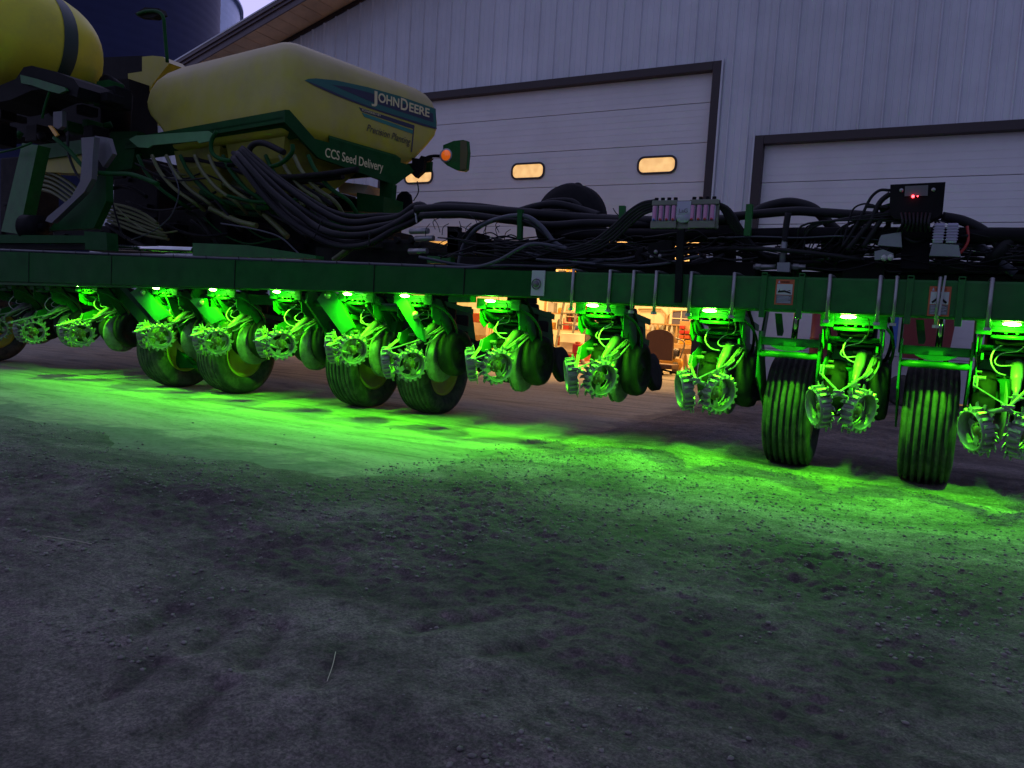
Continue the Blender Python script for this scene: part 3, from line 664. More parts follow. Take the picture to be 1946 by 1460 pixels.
rp = thing('rope_coil', 'yellow rope hanging in long loops inside the open door', 'rope', (r0.x, 15.2, r0.z))
q = MB()
for k in range(6):
    x = -.14+k*.055; dz = at(945, 598, 15.2).z-at(945, 682+k*3, 15.2).z
    q.tube(smooth_pts([(x, .0, 0), (x-.05, 0, -dz*.5), (x-.02, 0, -dz), (x+.05, .02, -dz), (x+.06, .02, -dz*.5), (x+.02, 0, 0)], 6), .011, 6)
q.build('loops', 'rope', rp)
q = MB(); q.tube([(-.25, .02, .01), (.25, .02, .01)], .02); q.tube([(0, .02, .01), (0, .02, 3.9)], .008); q.build('hanger', 'steel', rp)
k0 = at(968, 685, 14.6); bk = thing('wire_basket', 'rusty orange wire basket on the shop floor below the ropes', 'basket', (k0.x, 14.6, 0))
hk = at(968, 662, 14.6).z
q = MB()
for zz in (.03, hk*.5, hk): q.lathe([(zz-.01, .26), (zz, .27), (zz+.01, .26)], (0, 0, 0), (0, 0, 1), 24)
for k in range(18): a = k/18*6.283; q.tube([(.24*math.cos(a), .24*math.sin(a), .0), (.265*math.cos(a), .265*math.sin(a), hk)], .006, 5)
q.build('basket', 'redp', bk)

# more of the shop's clutter
l0 = at(1064, 690, 16.2); lad = thing('step_ladder', 'aluminium step ladder leaning upright against the lit back of the shop', 'ladder', (l0.x, 16.2, 0))
for sx in (-.2, .2): q = MB(); q.prism([(sx, 0, 0), (sx+.05, 0, 0), (sx*.8+.05, .5, 2.1), (sx*.8, .5, 2.1)], (0, .03, 0)); q.build('rail', 'steel', lad)
for k in range(7): q = MB(); z = .25+k*.27; q.bbox(-.19+k*.005, .24-k*.005, z*.24-.02, z*.24+.05, z, z+.03, .004); q.build('rung', 'steel', lad)
c0 = at(912, 688, 15.8)
for (dx, z0, w_, h_, mt_, lab) in ((0, 0, .5, .42, 'wood', 'large brown cardboard box at the bottom of the stack by the ropes'), (.03, .422, .42, .3, 'beige', 'cream carton in the middle of the stack by the ropes'), (-.04, .724, .3, .22, 'orange', 'small orange carton on top of the stack by the ropes')):
    q = MB(); q.bbox(-w_/2, w_/2, -.2, .2, .001, h_, .012); q.box(-w_/2+.02, w_/2-.02, -.03, .03, h_+.0005, h_+.003)
    tag(q.build('carton', mt_, None, (c0.x+dx, 15.8, z0+.008)), lab, 'carton', 'stacked cartons')
s0 = at(1086, 640, 19.4)
shf = thing('storage_shelf', 'tall pale storage shelf of jars and tins against the lit shop wall', 'shelf', (s0.x-.9, 19.4, 0))
for sx in (0, 1.9):
    for sy in (0, .4): q = MB(); q.box(sx, sx+.05, sy, sy+.05, 0, 2.1); q.build('upright', 'wood', shf)
for k in range(5):
    q = MB(); q.box(.051, 1.899, .002, .448, .2+k*.45, .23+k*.45); q.build('shelf_board', 'wood', shf)
    for j in range(7):
        h_ = rr_.uniform(.12, .32); q = MB(); x = .18+j*.25
        if rr_.random() < .5: q.bbox(x-.09, x+.09, .06, .3, .2305+k*.45, .23+k*.45+h_, .01)
        else: q.lathe([(0, .001), (0, .07), (h_*.8, .07), (h_, .04), (h_, .001)], (x, .18, .2305+k*.45), (0, 0, 1), 12)
        q.build('tin', rr_.choice(['redp', 'beige', 'yel2', 'white', 'grey', 'wood', 'bluep', 'orange']), shf)

# dark red cart by the right-hand door
A_, B_ = at(1690, 600, 10.9), at(1812, 668, 10.9)
cart = thing('seed_cart', 'dark red steel cart with blue and white side panel before the right door', 'cart', (A_.x, 10.9, 0))
L_ = B_.x-A_.x; zl = B_.z-.12; zh = A_.z+.22
q = MB(); xa_ = L_*.22
q.prism([(xa_, 0, zl), (L_*.93, 0, zl), (L_*1.02, 0, zh), (xa_, 0, zh)], (0, .8, 0)); q.build('body', 'darkred', cart)
q = MB(); q.prism([(-.02, -.01, zl+.2), (xa_-.01, -.01, zl), (xa_-.01, -.01, zh), (-.05, -.01, zh)], (0, .8, 0)); q.build('white_panel', 'white', cart)
q = MB(); q.prism([(.05, -.02, zl+.25), (xa_-.05, -.02, zl+.1), (xa_-.05, -.02, zh-.03), (0.02, -.02, zh-.03)], (0, .008, 0)); q.build('blue_panel', 'bluep', cart)
for x in (L_*.3, L_*.85):
    q = MB(); q.lathe([(-.06, .001), (-.06, .16), (-.04, .2), (.04, .2), (.06, .16), (.06, .001)], (x, .1, .2), (0, 1, 0), 24); q.build('wheel', 'rubber', cart)
q = MB(); q.box(0, L_, .1, .16, .2, .28)
for x in (.02, L_*.5, L_-.1): q.box(x, x+.06, .1, .16, .28, zl)
q.build('frame', 'cast', cart)
A_ = at(1553, 588, 11.2); B_ = at(1574, 690, 11.2)
drum = thing('fuel_drum', 'brown red upright fuel drum standing left of the dark red cart', 'drum', ((A_.x+B_.x)/2, 11.3, 0))
q = MB(); hh = A_.z; r_ = .17
q.lathe([(0, .001), (0, r_), (hh*.33, r_), (hh*.34, r_+.012), (hh*.35, r_), (hh*.66, r_), (hh*.67, r_+.012), (hh*.68, r_), (hh, r_), (hh, .001)], (0, 0, 0), (0, 0, 1), 32); q.build('shell', 'darkred', drum)
q = MB(); q.lathe([(0, .03), (.04, .03), (.04, .001)], (.06, 0, hh), (0, 0, 1), 12); q.build('cap', 'zinc', drum)
# ================================================================== GRAIN BINS
BX = -33.2; BR = 5.75; BYc = 24.0
# large galvanised bin whose lit right edge meets the sky
edge = at(456, 40, 24.0)
def bin_at(name, label, px, Y, r, zt, material, ring=1.1):
    e = at(px, 40, Y)
    ev = Vector((e.x, Y)); dirn = ev.normalized(); dist = ev.length
    # centre so that the silhouette edge falls on the ray through e
    perp = Vector((-dirn.y, dirn.x)); c = dirn*math.sqrt(max(dist*dist-r*r, 1)) + perp*r*1.0
    t = thing(name, label, 'grain bin', (c.x, c.y, 0))
    q = MB(); pts = [(.0, r)]; n = 72
    z = 0
    vs = []; rows = []
    zz = 0; prof = []
    while zz < zt:
        prof.append((zz, r)); 
        for k in range(1, 12): prof.append((zz+ring*k/12, r-.006+.006*math.cos(k/12*math.pi*16)))
        zz += ring
    prof.append((zt, r)); q.lathe(prof, (0, 0, 0), (0, 0, 1), n); q.build('bin_wall', material, t)
    q = MB(); q.lathe([(zt-.03, r+.003), (zt-.10, r+.13), (zt+.02, r+.13), (zt+.02+r*.55, .5), (zt+.02+r*.55+.3, .5), (zt+.02+r*.55+.31, .01)], (0, 0, 0), (0, 0, 1), n); q.build('bin_roof', material, t)
    return t
e = at(458, 38, 24.0)
bin_at('grain_bin', 'tall pale blue grey corrugated grain bin against the dusk sky left of the shed roof', 456.5, 24.0, 5.6, e.z+.1, 'bin')
bin_at('grain_bin', 'dark navy grain bin behind the two yellow tanks', 419, 19.0, 4.4, 16.5, 'navy')

# ================================================================== PLANTER
BF, BT, BB = 4.50, 1.103, .911          # toolbar front face, top, bottom
pl = thing('planter', 'long green row crop planter with yellow seed tanks, underlit by bright green lamps', 'planter', (-3, 4.6, 0))
PO = pl.location.copy()
class PB(MB):
    """mesh given in world coordinates, stored under the planter"""
    def build(s, name, mats, parent=None, loc=None):
        o = Vector(PO)
        s.v = [tuple(Vector(p)-o) for p in s.v]
        return MB.build(s, name, mats, parent or pl)
def child(s_, name, mats, parent):      # sub-part of a part that itself sits at the planter origin
    return s_.build(name, mats, parent)

# --- toolbar, right wing
xj = at(1020, 540, BF).x
q = PB(); q.bbox(xj+.02, 1.6, BF, BF+.19, BB, BT, .012); tb = q.build('toolbar', 'green')
q = PB()   # tapered centre beam in bolted lengths
cl = at(0, 505, BF).x-1.6
seams = [cl]+[at(x, 505, BF).x for x in (55, 212, 447, 712, 884)]+[xj-.02]
def ztop(x): 
    t = (x-xj)/(at(0, 500, BF).x-xj); return 1.100+t*(at(0, 478, BF).z-1.100)
def zbot(x):
    t = (x-xj)/(at(0, 500, BF).x-xj); return .935+t*(at(0, 534.5, BF).z-.935)
for a, b_ in zip(seams[:-1], seams[1:]):
    a2, b2 = a+.004, b_-.004
    q.prism([(a2, BF, zbot(a2)), (b2, BF, zbot(b2)), (b2, BF, ztop(b2)), (a2, BF, ztop(a2))], (0, .2, 0))
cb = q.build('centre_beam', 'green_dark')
for a in seams[1:-1]: q = PB(); q.box(a-.0035, a+.0035, BF-.004, BF+.19, zbot(a)-.004, ztop(a)+.004); q.build('cable_tie', 'black', cb)
q = PB(); q.prism([(cl, BF+.05, zbot(cl)-.045), (-5.0, BF+.05, zbot(-5.0)-.006), (-5.0, BF+.05, zbot(-5.0)-.001), (cl, BF+.05, zbot(cl)-.001)], (0, .13, 0)); q.build('lower_flange', 'green', cb)
# --- hinge plate with latch
A_, B_ = at(1010, 514, BF-.012), at(1033, 563, BF-.012)
q = PB(); q.bbox(A_.x+.005, B_.x, BF-.014, BF-.001, B_.z, A_.z, .003); hp = q.build('hinge_plate', 'white')
c_ = at(1019, 540, BF-.02)
q = PB(); q.lathe([(0, .001), (0, .02), (.008, .022), (.012, .001)], c_, (0, -1, 0), 20); q.lathe([(0, .028), (.004, .032), (0, .036)], c_, (0, -1, 0), 20); q.build('latch', 'grey', hp)
# --- U-bolts
zs_, zt_ = BB-.025, BT+.01
for x in (1088, 1158, 1203, 1246, 1312, 1394, 1576, 1672, 1703, 1785, 1884):
    X = at(x, 550, BF-.01).x
    q = PB(); rr0 = .0085 if x in (1703, 1785) else .0105
    q.tube([(X, BF+.205, zt_), (X, BF+.1, BT+.013), (X, BF-.013, BT+.013), (X, BF-.013, zs_-.02)], rr0, 8)
    q.lathe([(0, .018), (.016, .018)], (X, BF-.013, zs_-.012), (0, 0, -1), 6, smooth=False)
    q.build('u_bolt', 'zinc')
for x in (1450, 1521, 1728, 1826):
    X = at(x, 560, BF-.01).x
    q = PB(); q.bbox(X-.016, X+.016, BF-.012, BF-.001, BB-.04, BT+.02, .004); q.box(X-.016, X+.016, BF-.012, BF+.2, BT+.004, BT+.014); q.build('clamp_strap', 'green')
# --- warning labels
def wlabel(x0, y0, x1, y1, kind):
    A_, B_ = at(x0, y0, BF-.005), at(x1, y1, BF-.005); w_, h_ = B_.x-A_.x, A_.z-B_.z
    q = PB(); y = BF-.002
    def rect(u0, u1, v0, v1, dy): q.box(A_.x+u0*w_, A_.x+u1*w_, y-.0006-dy, y-dy, B_.z+v0*h_, B_.z+v1*h_)
    q.m = 0; rect(0, 1, 0, 1, 0); q.m = 1; rect(.08, .92, .40, .82, .001); q.m = 2; rect(.08, .92, .05, .38, .001)
    q.m = 3
    for k in range(6): rect(.14, .86-.1*(k % 3 == 2), .08+k*.05, .098+k*.05, .002)
    # pictogram: generic black hazard figure
    q.m = 4; cx, cz = A_.x+.5*w_, B_.z
    def tri(pp): q.prism([(A_.x+u*w_, y-.003, B_.z+v*h_) for u, v in pp], (0, .0008, 0))
    if kind: tri([(.14, .48), (.44, .66), (.50, .60), (.2, .42)]); tri([(.86, .48), (.56, .66), (.50, .60), (.8, .42)]); tri([(.44, .62), (.56, .62), (.54, .78), (.46, .78)])
    else: tri([(.14, .47), (.5, .50), (.86, .44), (.84, .50), (.5, .58), (.16, .54)]); tri([(.2, .54), (.26, .54), (.24, .62)]); tri([(.62, .54), (.82, .60), (.80, .56)])
    # alert triangle & heading on the orange band
    q.m = 3; tri([(.12, .855), (.24, .855), (.18, .965)])
    o = q.build('warning_label', ['orange', 'white', 'picto', 'clear', 'cast'])
    text_mesh('label_heading', 'WARNING', h_*.11, 'cast', pl, Vector((A_.x+.28*w_, y-.0025, B_.z+.865*h_))-PO, (1, 0, 0), (0, 0, 1), squash=.62, depth=.0003)
wlabel(1475, 531, 1506, 580, 0); wlabel(1767, 544, 1803, 602, 1)

# --- row units -------------------------------------------------------------
random.seed(11)
def cleaner_wheel_mesh(side, seed):
    """spoked wheel with square lugs on the rim and a ring of curved teeth; axis = local X, outer face towards +X*side"""
    q = MB(); s = side
    q.m = 0
    q.lathe([(-.022*s, .080), (.028*s, .084), (.030*s, .088), (.028*s, .092), (-.022*s, .092), (-.022*s, .080)], (0, 0, 0), (1, 0, 0), 48)
    for k in range(18):            # lugs
        a = 2*math.pi*k/18; c, sn = math.cos(a), math.sin(a); t = Vector((0, -sn, c)); r_ = Vector((0, c, sn)); x = Vector((1, 0, 0))
        vs = []
        for (rx, hw) in ((.090, .0095), (.106, .0065)):
            for (xx, tt) in ((-.021, -hw), (.029, -hw), (.029, hw), (-.021, hw)): vs.append(r_*rx+x*xx+t*tt)
        q.add(vs, [(0, 3, 2, 1), (4, 5, 6, 7), (0, 1, 5, 4), (1, 2, 6, 5), (2, 3, 7, 6), (3, 0, 4, 7)])
    for k in range(13):            # curved teeth on the inner side
        a = 2*math.pi*k/13+.1; w_ = .030
        pts = []
        for (rr_, da) in ((.086, -.10), (.108, -.07), (.122, .0), (.128, .13), (.118, .12), (.104, .12), (.086, .16)):
            pts.append((-.026*s, rr_*math.cos(a+da), rr_*math.sin(a+da)))
        q.prism(pts, (.004*s, 0, 0))
    q.lathe([(-.026*s, .070), (-.022*s, .070), (-.022*s, .092), (-.026*s, .092)], (0, 0, 0), (1, 0, 0), 48, smooth=False, closed=True)
    # web: three wide spokes
    for k in range(4):
        a0 = 2*math.pi*k/4+.4; pts = []
        for (rr_, da) in ((.038, -.42), (.081, -.20), (.081, .20), (.038, .42)): pts.append((-.020*s, rr_*math.cos(a0+da), rr_*math.sin(a0+da)))
        q.prism(pts, (.005*s, 0, 0))
    q.m = 1
    q.lathe([(-.03*s, .04), (-.012*s, .040), (-.006*s, .034), (-.006*s, .020), (.004*s, .018), (.006*s, .001)], (0, 0, 0), (1, 0, 0), 24)
    q.m = 2
    for k in range(5):
        a = 2*math.pi*k/5; q.lathe([(-.009*s, .005), (-.001*s, .005), (-.0009*s, .0005)], (0, .029*math.cos(a), .029*math.sin(a)), (s, 0, 0) if 0 else (1, 0, 0), 6, smooth=False)
    return q

def build_unit():
    ru = None
    q = MB()
    # mount: two clamp plates hung from the toolbar, cross bar between, dark pocket behind
    for (a, b_) in ((-.195, -.125), (.082, .150)): q.bbox(a, b_, .095, .108, -.068, .006, .003); q.box(a+.01, b_-.01, .1081, .19, -.062, -.05)
    q.bbox(-.124, .081, .112, .124, -.052, -.024, .003)
    q.bbox(-.124, .081, .118, .130, -.0235, -.0, .003)
    q.tube([(-.124, .125, -.078), (.081, .125, -.078)], .011, 8)
    for x in (-.06, -.01, .03): q.lathe([(0, .007), (.012, .007), (.0121, .001)], (x, .112, -.050), (0, -.3, -1), 6, smooth=False)
    # stepped cheeks running back and down
    for s in (-1, 1):
        x0 = -.022+s*.145
        q.prism([(x0, .11, -.03), (x0, .24, -.04), (x0, .42, -.14), (x0, .46, -.26), (x0, .40, -.31), (x0, .34, -.25), (x0, .27, -.17), (x0, .17, -.14), (x0, .12, -.08)], (-s*.008, 0, 0))
        q.prism([(x0+s*.009, .12, -.07), (x0+s*.009, .19, -.07), (x0+s*.009, .25, -.16), (x0+s*.009, .19, -.20), (x0+s*.009, .13, -.16)], (s*.006, 0, 0))
    q.bbox(-.17, .11, .43, .445, -.295, -.150, .004)      # face plate
    q.bbox(-.15, -.04, .415, .4299, -.29, -.19, .004)
    q.tube([(-.165, .28, -.135), (.125, .28, -.135)], .016, 10)
    q.tube([(-.165, .34, -.165), (.125, .34, -.165)], .007, 8)
    for s in (-1, 1):
        for z in (-.05, -.20): q.prism([(-.022+s*.12, .20, z), (-.022+s*.12, .75, z-.06), (-.022+s*.12, .75, z-.02), (-.022+s*.12, .20, z+.035)], (s*.012, 0, 0))
    q.prism([(-.07, .60, -.05), (-.07, .85, -.05), (-.07, .95, -.35), (-.07, .70, -.55), (-.07, .55, -.42)], (.10, 0, 0))
    for (x, z, r_) in ((-.125, -.175, .012), (-.01, -.18, .013), (-.095, -.27, .010), (.07, -.175, .017), (.05, -.255, .011), (-.145, -.27, .009)):
        q.lathe([(.0, r_), (.014, r_), (.0141, .001)], (x, .43, z), (0, -1, 0), 8, smooth=False)
    ru = q.build('row_unit', 'green', pl)
    # lamp
    q = MB(); q.ball((-.044, .026, -.013), 1, 20, (.040, .016, .008)); q.build('lamp_lens', 'led', ru)
    q = MB(); q.bbox(-.092, .004, .006, .046, -.0045, .000, .002); q.tube(smooth_pts([(.004, .03, -.003), (.03, .05, -.012), (.055, .08, -.02), (.06, .105, -.09), (.03, .2, -.14)]), .0028, 6); q.build('lamp_housing', 'cast', ru)
    # cleaner frame: side plate, bent strap reaching forward in a V
    q = MB()
    def strap(pts, w_, t_, n0=(0, .75, .65)):
        pts = [Vector(p) for p in pts]
        for a, b_ in zip(pts[:-1], pts[1:]):
            d = (b_-a).normalized(); n_ = Vector(n0).normalized(); sd = d.cross(n_).normalized(); n_ = sd.cross(d)
            q.prism([a-d*.004+sd*w_/2, b_+d*.004+sd*w_/2, b_+d*.004-sd*w_/2, a-d*.004-sd*w_/2], n_*t_)
    q.m = 1
    q.prism([(-.170, .43, -.20), (-.170, .30, -.235), (-.170, .15, -.29), (-.170, .125, -.325), (-.170, .14, -.365), (-.170, .19, -.375), (-.170, .33, -.34), (-.170, .42, -.29)], (.006, 0, 0))
    q.m = 0
    strap([(-.168, .15, -.290), (-.168, .132, -.345), (-.045, -.175, -.415)], .022, .007)
    strap([(.085, .32, -.235), (.072, .14, -.315), (.060, .09, -.335), (-.030, -.175, -.415)], .020, .007)
    q.bbox(-.066, -.010, -.19, -.165, -.424, -.408, .004)
    q.tube(smooth_pts([(.10, .36, -.22), (.095, .26, -.265), (.075, .21, -.285), (.092, .16, -.305), (.06, .08, -.345)], 5), .0065, 6)
    q.tube(smooth_pts([(.115, .33, -.25), (.115, .25, -.285), (.09, .19, -.34), (.07, .15, -.36)], 5), .0065, 6)
    for s in (-1, 1): q.tube([(-.038, -.13, -.43), (-.048+s*.04, -.05, -.452), (-.048+s*.085, -.005, -.462)], .012, 8)
    q.lathe([(0, .012), (.045, .012), (.0451, .001)], (-.163, .27, -.30), (1, 0, 0), 8, smooth=False)
    q.lathe([(0, .009), (.03, .009), (.0301, .001)], (-.163, .37, -.27), (1, 0, 0), 8, smooth=False)
    q.lathe([(-.02, .010), (.02, .010), (.0201, .001)], (.10, .33, -.225), (1, 0, 0), 8, smooth=False)
    q.build('cleaner_frame', ['steel', 'green'], ru)
    # air cylinder, bellows, clevis
    q = MB(); a, b_ = Vector((.022, .34, -.205)), Vector((.012, .10, -.375)); ax = (b_-a); Ln = ax.length
    q.lathe([(0, .001), (0, .024), (.006, .029), (Ln*.52, .029), (Ln*.54, .025)]+[(Ln*(.54+.035*k), .026-.0035*(k % 2)-.0006*k) for k in range(1, 10)]+[(Ln*.90, .012), (Ln*1.0, .012), (Ln*1.001, .001)], a, ax, 20)
    q.bbox(-.004, .028, .075, .105, -.40, -.365, .004)
    q.tube([(-.02, .088, -.385), (.045, .088, -.385)], .007, 8)
    q.tube([(-.03, .35, -.205), (.07, .35, -.205)], .008, 8)
    q.build('air_cylinder', 'zinc2', ru)
    q = MB(); q.tube(smooth_pts([(.0, .27, -.275), (-.05, .22, -.26), (-.085, .20, -.21), (-.075, .22, -.15), (-.03, .24, -.11), (.01, .22, -.09)], 8), .0042, 6)
    q.build('air_line', 'hose_w', ru)
    q = MB(); q.tube(smooth_pts([(.01, .30, -.22), (-.06, .27, -.225), (-.08, .26, -.20), (-.05, .28, -.16), (.02, .26, -.14), (.05, .2, -.09), (.04, .13, -.03)], 8), .0035, 6)
    q.build('air_line', 'hose_w', ru)
    for s in (1, -1):
        q = cleaner_wheel_mesh(s, s)
        n_ = Vector((s*.85, -.50, -.17)).normalized(); ex = n_*s; up = Vector((0, 0, 1)); ey = up.cross(ex).normalized(); ez = ex.cross(ey)
        mt = Matrix((ex, ey, ez)).transposed().to_4x4(); mt.translation = Vector((-.048+s*.104, 0, -.462))
        o = q.build('cleaner_wheel', ['steel', 'hub', 'zinc'], ru); o.matrix_basis = mt @ Matrix.Scale(1.14, 4)
    q = MB(); q.prism([(-.065, .36, -.298), (.03, .36, -.298), (.012, .36, -.325), (.0, .36, -.44), (-.032, .36, -.44), (-.045, .36, -.325)], (0, .01, 0))
    q.build('scraper', 'green', ru)
    # disc openers
    for s in (-1, 1):
        q = MB(); q.lathe([(0, .001), (.0, .19), (.004, .19), (.004, .001)], (s*.022, .46, -.47), (s*1, -.09, -.02), 48); q.build('opener_disc', 'steel', ru)
    # gauge wheels
    for s in (-1, 1):
        q = MB(); q.lathe([(-.055, .001), (-.05, .10), (-.058, .15), (-.05, .175), (-.02, .186), (.02, .186), (.05, .175), (.058, .152), (.05, .12), (.034, .115), (.030, .05), (.045, .04), (.048, .001)] if s > 0 else
                [(.055, .001), (.05, .10), (.058, .15), (.05, .175), (.02, .186), (-.02, .186), (-.05, .175), (-.058, .152), (-.05, .12), (-.034, .115), (-.030, .05), (-.045, .04), (-.048, .001)],
                (s*.115, .50, -.42), (1, 0, 0), 48)
        q.build('gauge_wheel', 'rubber_d', ru)
        q = MB(); q.lathe([(.049*s, .012), (.062*s, .012), (.0625*s, .001)], (s*.115, .50, -.42), (1, 0, 0), 8, smooth=False)
        q.prism([(s*.07, .42, -.14), (s*.07, .50, -.14), (s*.07, .58, -.40), (s*.07, .52, -.44), (s*.07, .46, -.40)], (-s*.012, 0, 0)); q.build('gauge_arm', 'cast', ru)
    # closing wheels at the back
    for s in (-1, 1):
        q = MB(); q.lathe([(-.02, .001), (-.018, .09), (-.025, .14), (.025, .14), (.018, .09), (.02, .001)], (s*.07, 1.0, -.46), (1, 0, s*.25), 32); q.build('closing_wheel', 'rubber_d', ru)
    q = MB(); q.prism([(-.045, .80, -.30), (-.045, .82, -.42), (-.045, 1.08, -.46), (-.045, 1.10, -.36)], (.09, 0, 0)); q.build('closing_frame', 'cast', ru)
    # seed meter and mini hopper
    q = MB(); q.bbox(-.13, .08, .36, .56, -.20, .0, .03); q.bbox(-.11, .05, .56, .80, -.34, -.12, .03); q.prism([(-.10, .36, .0), (.05, .36, .0), (.03, .36, .20), (-.08, .36, .20)], (0, .2, 0))
    q.bbox(-.10, .06, .22, .34, -.12, -.01, .02)
    q.tube(smooth_pts([(.14, .2, .02), (.17, .28, -.10), (.15, .4, -.22), (.10, .5, -.30)]), .010, 6)
    q.tube(smooth_pts([(-.1, .14, -.085), (-.04, .16, -.10), (.02, .15, -.09), (.07, .18, -.10)]), .012, 6)
    q.build('seed_meter', 'black', ru)
    # down-pressure hose running off to the right
    q = MB(); q.tube(smooth_pts([(.145, .12, -.06), (.17, .24, -.10), (.18, .36, -.18), (.165, .43, -.26), (.13, .44, -.30)], 6), .009, 6); q.build('bracket_pipe', 'green', ru)
    return ru
ru0 = build_unit()
UY = 4.58
UX = [.365, -.395, -1.16, -1.915, -2.68, -3.41, -3.955, -4.70, -5.455, -6.20, -7.37, -8.16, -8.84]
UZ = [.350, .392, .412, .436, .453, .408, .478, .471, .446, .443, .395, .375, .37]   # height at which each pair of cleaner wheels floats
children0 = list(ru0.children)
def lamp(parent, lz):
    L = bpy.data.lights.get('green_lamp')
    if L is None:
        L = bpy.data.lights.new('green_lamp', 'AREA'); L.shape = 'RECTANGLE'; L.size = .07; L.size_y = .025; L.energy = 18.5; L.color = (.10, 1.0, .003); L.spread = R(160)
    o = bpy.data.objects.new('green_lamp_light', L); C.objects.link(o); o.parent = parent; o.location = (-.044, .026, -.023+lz)
    o.rotation_euler = (0, 0, 0)
for i, (x, z) in enumerate(zip(UX, UZ)):
    if i == 0: r_ = ru0
    else:
        r_ = ru0.copy(); C.objects.link(r_); r_.parent = pl
        for ch in children0:
            c = ch.copy(); C.objects.link(c); c.parent = r_
    base = (zbot(x)-.004-BB) if i >= 5 else 0
    r_.location = Vector((x+.02, UY, BB+base))-PO
    for c in r_.children:
        if c.name.startswith('cleaner_wheel'):
            m0 = c.matrix_basis.copy(); m0.translation = (0, 0, 0)
            loc = c.location.copy(); c.matrix_basis = Matrix.Translation((loc.x, loc.y, z-.911-base)) @ m0 @ Matrix.Rotation(random.uniform(0, 6.28), 4, 'X')
        if c.name.startswith('air_line'): c.rotation_euler = (R(random.uniform(-5, 5)), R(random.uniform(-4, 4)), R(random.uniform(-7, 7)))
    lz = 0
    for c in r_.children:
        if c.name.startswith('lamp_'): c.location.z = lz
    lamp(r_, lz)

# --- carrying wheels -------------------------------------------------------
def tyre_mesh(w_=.27, r=.36):
    prof = []
    hw = w_/2
    prof += [(-hw+.035, r*.56), (-hw+.010, r*.62), (-hw-.004, r*.74), (-hw+.002, r*.87), (-hw+.018, r*.955)]
    ribs = 6; tw = w_-.05; g_ = .015
    for k in range(ribs):
        a = -tw/2+k*tw/ribs+g_/2; b_ = -tw/2+(k+1)*tw/ribs-g_/2
        cr = lambda u: r-.020*(abs(u)/(tw/2))**2.2
        prof += [(a-.001, cr(a)-.021), (a+.002, cr(a)), (b_-.002, cr(b_)), (b_+.001, cr(b_)-.021)]
    prof += [(hw-.018, r*.955), (hw-.002, r*.87), (hw+.004, r*.74), (hw-.010, r*.62), (hw-.035, r*.56)]
    return prof
def wheel(parent, cx, cy, r=.36, w_=.27, steer=0, drop=0):
    ax = (math.cos(steer), math.sin(steer), 0)
    q = PB(); q.lathe(tyre_mesh(w_, r), (cx, cy, r-.004-drop), ax, 72)
    t = q.build('tyre', 'rubber', parent)
    q = PB(); hw = w_/2
    q.lathe([(-hw+.03, .001), (-hw+.06, .05), (-hw+.07, .12), (-hw+.05, r*.50), (-hw+.03, r*.565), (hw-.03, r*.565), (hw-.045, r*.50), (hw-.075, r*.44), (hw-.085, .12), (hw-.07, .06), (hw-.03, .05), (hw-.02, .001)], (cx, cy, r-.004-drop), ax, 48)
    for k in range(5):
        a = 2*math.pi*k/5; q.lathe([(hw-.085, .010), (hw-.068, .010), (hw-.067, .001)], (cx, cy+.085*math.cos(a), r+.085*math.sin(a)), (1, 0, 0), 6, smooth=False)
    q.build('rim', 'rim', parent)
# right-hand wheels hang in forks seen end on
RW = len(bpy.data.objects)
for (cx, cy) in ((-.745, 5.20), (.020, 5.18)):
    q = PB()
    y0 = 4.80
    # two leaning fork cheeks from the toolbar level to the axle
    for s in (-1, 1):
        x = cx+s*.165
        q.prism([(x, y0-.03, .80), (x, y0+.05, .80), (x, y0+.42, .33), (x, y0+.36, .27), (x, y0-.02, .52)], (s*.010, 0, 0))
    q.bbox(cx-.165, cx+.165, y0+.02, y0+.06, .715, .765, .006)
    q.tube([(cx-.165, y0-.005, .665), (cx+.165, y0-.005, .665)], .020, 12)
    fk = q.build('carrying_wheel', 'green')
    q = PB(); pts = []   # bowed bright stiffener
    for k in range(9):
        u = -1+k/4; pts.append((cx+u*.10, y0-.02, .712-.026*(1-u*u)))
    q.prism(pts+[(cx+.10, y0-.02, .716), (cx-.10, y0-.02, .716)], (0, .05, 0)); q.bbox(cx-.035, cx+.035, y0-.0, y0+.03, .717, .742, .003); q.build('stiffener', 'green', fk)
    q = PB(); q.tube([(cx+.01, y0+.09, .76), (cx+.015, y0+.13, 1.05)], .018, 16); q.build('cylinder_rod', 'chrome', fk)
    q = PB(); q.tube([(cx-.015, y0+.10, 1.0), (cx-.02, y0+.12, 1.4)], .035, 16); q.build('cylinder_barrel', 'cast', fk)
    for s in (-1, 1):
        q = PB(); X = cx+s*.175
        q.prism([(X, y0+.16, BB+.02), (X, y0+.25, BB+.02), (X, y0+.16, .72), (X, y0+.04, .72), (X, y0+.10, .80)], (s*.012, 0, 0)); q.build('hanger_arm', 'green', fk)
    q = PB(); q.prism([(cx-.115, y0+.1, BB), (cx-.075, y0+.1, BB), (cx-.055, y0+.1, .80), (cx-.062, y0+.1, .775), (cx-.09, y0+.1, .775), (cx-.10, y0+.1, .82)], (0, .012, 0)); q.build('stop_tab', 'green', fk)
    wheel(fk, cx, cy, .365, .275, drop=.045)
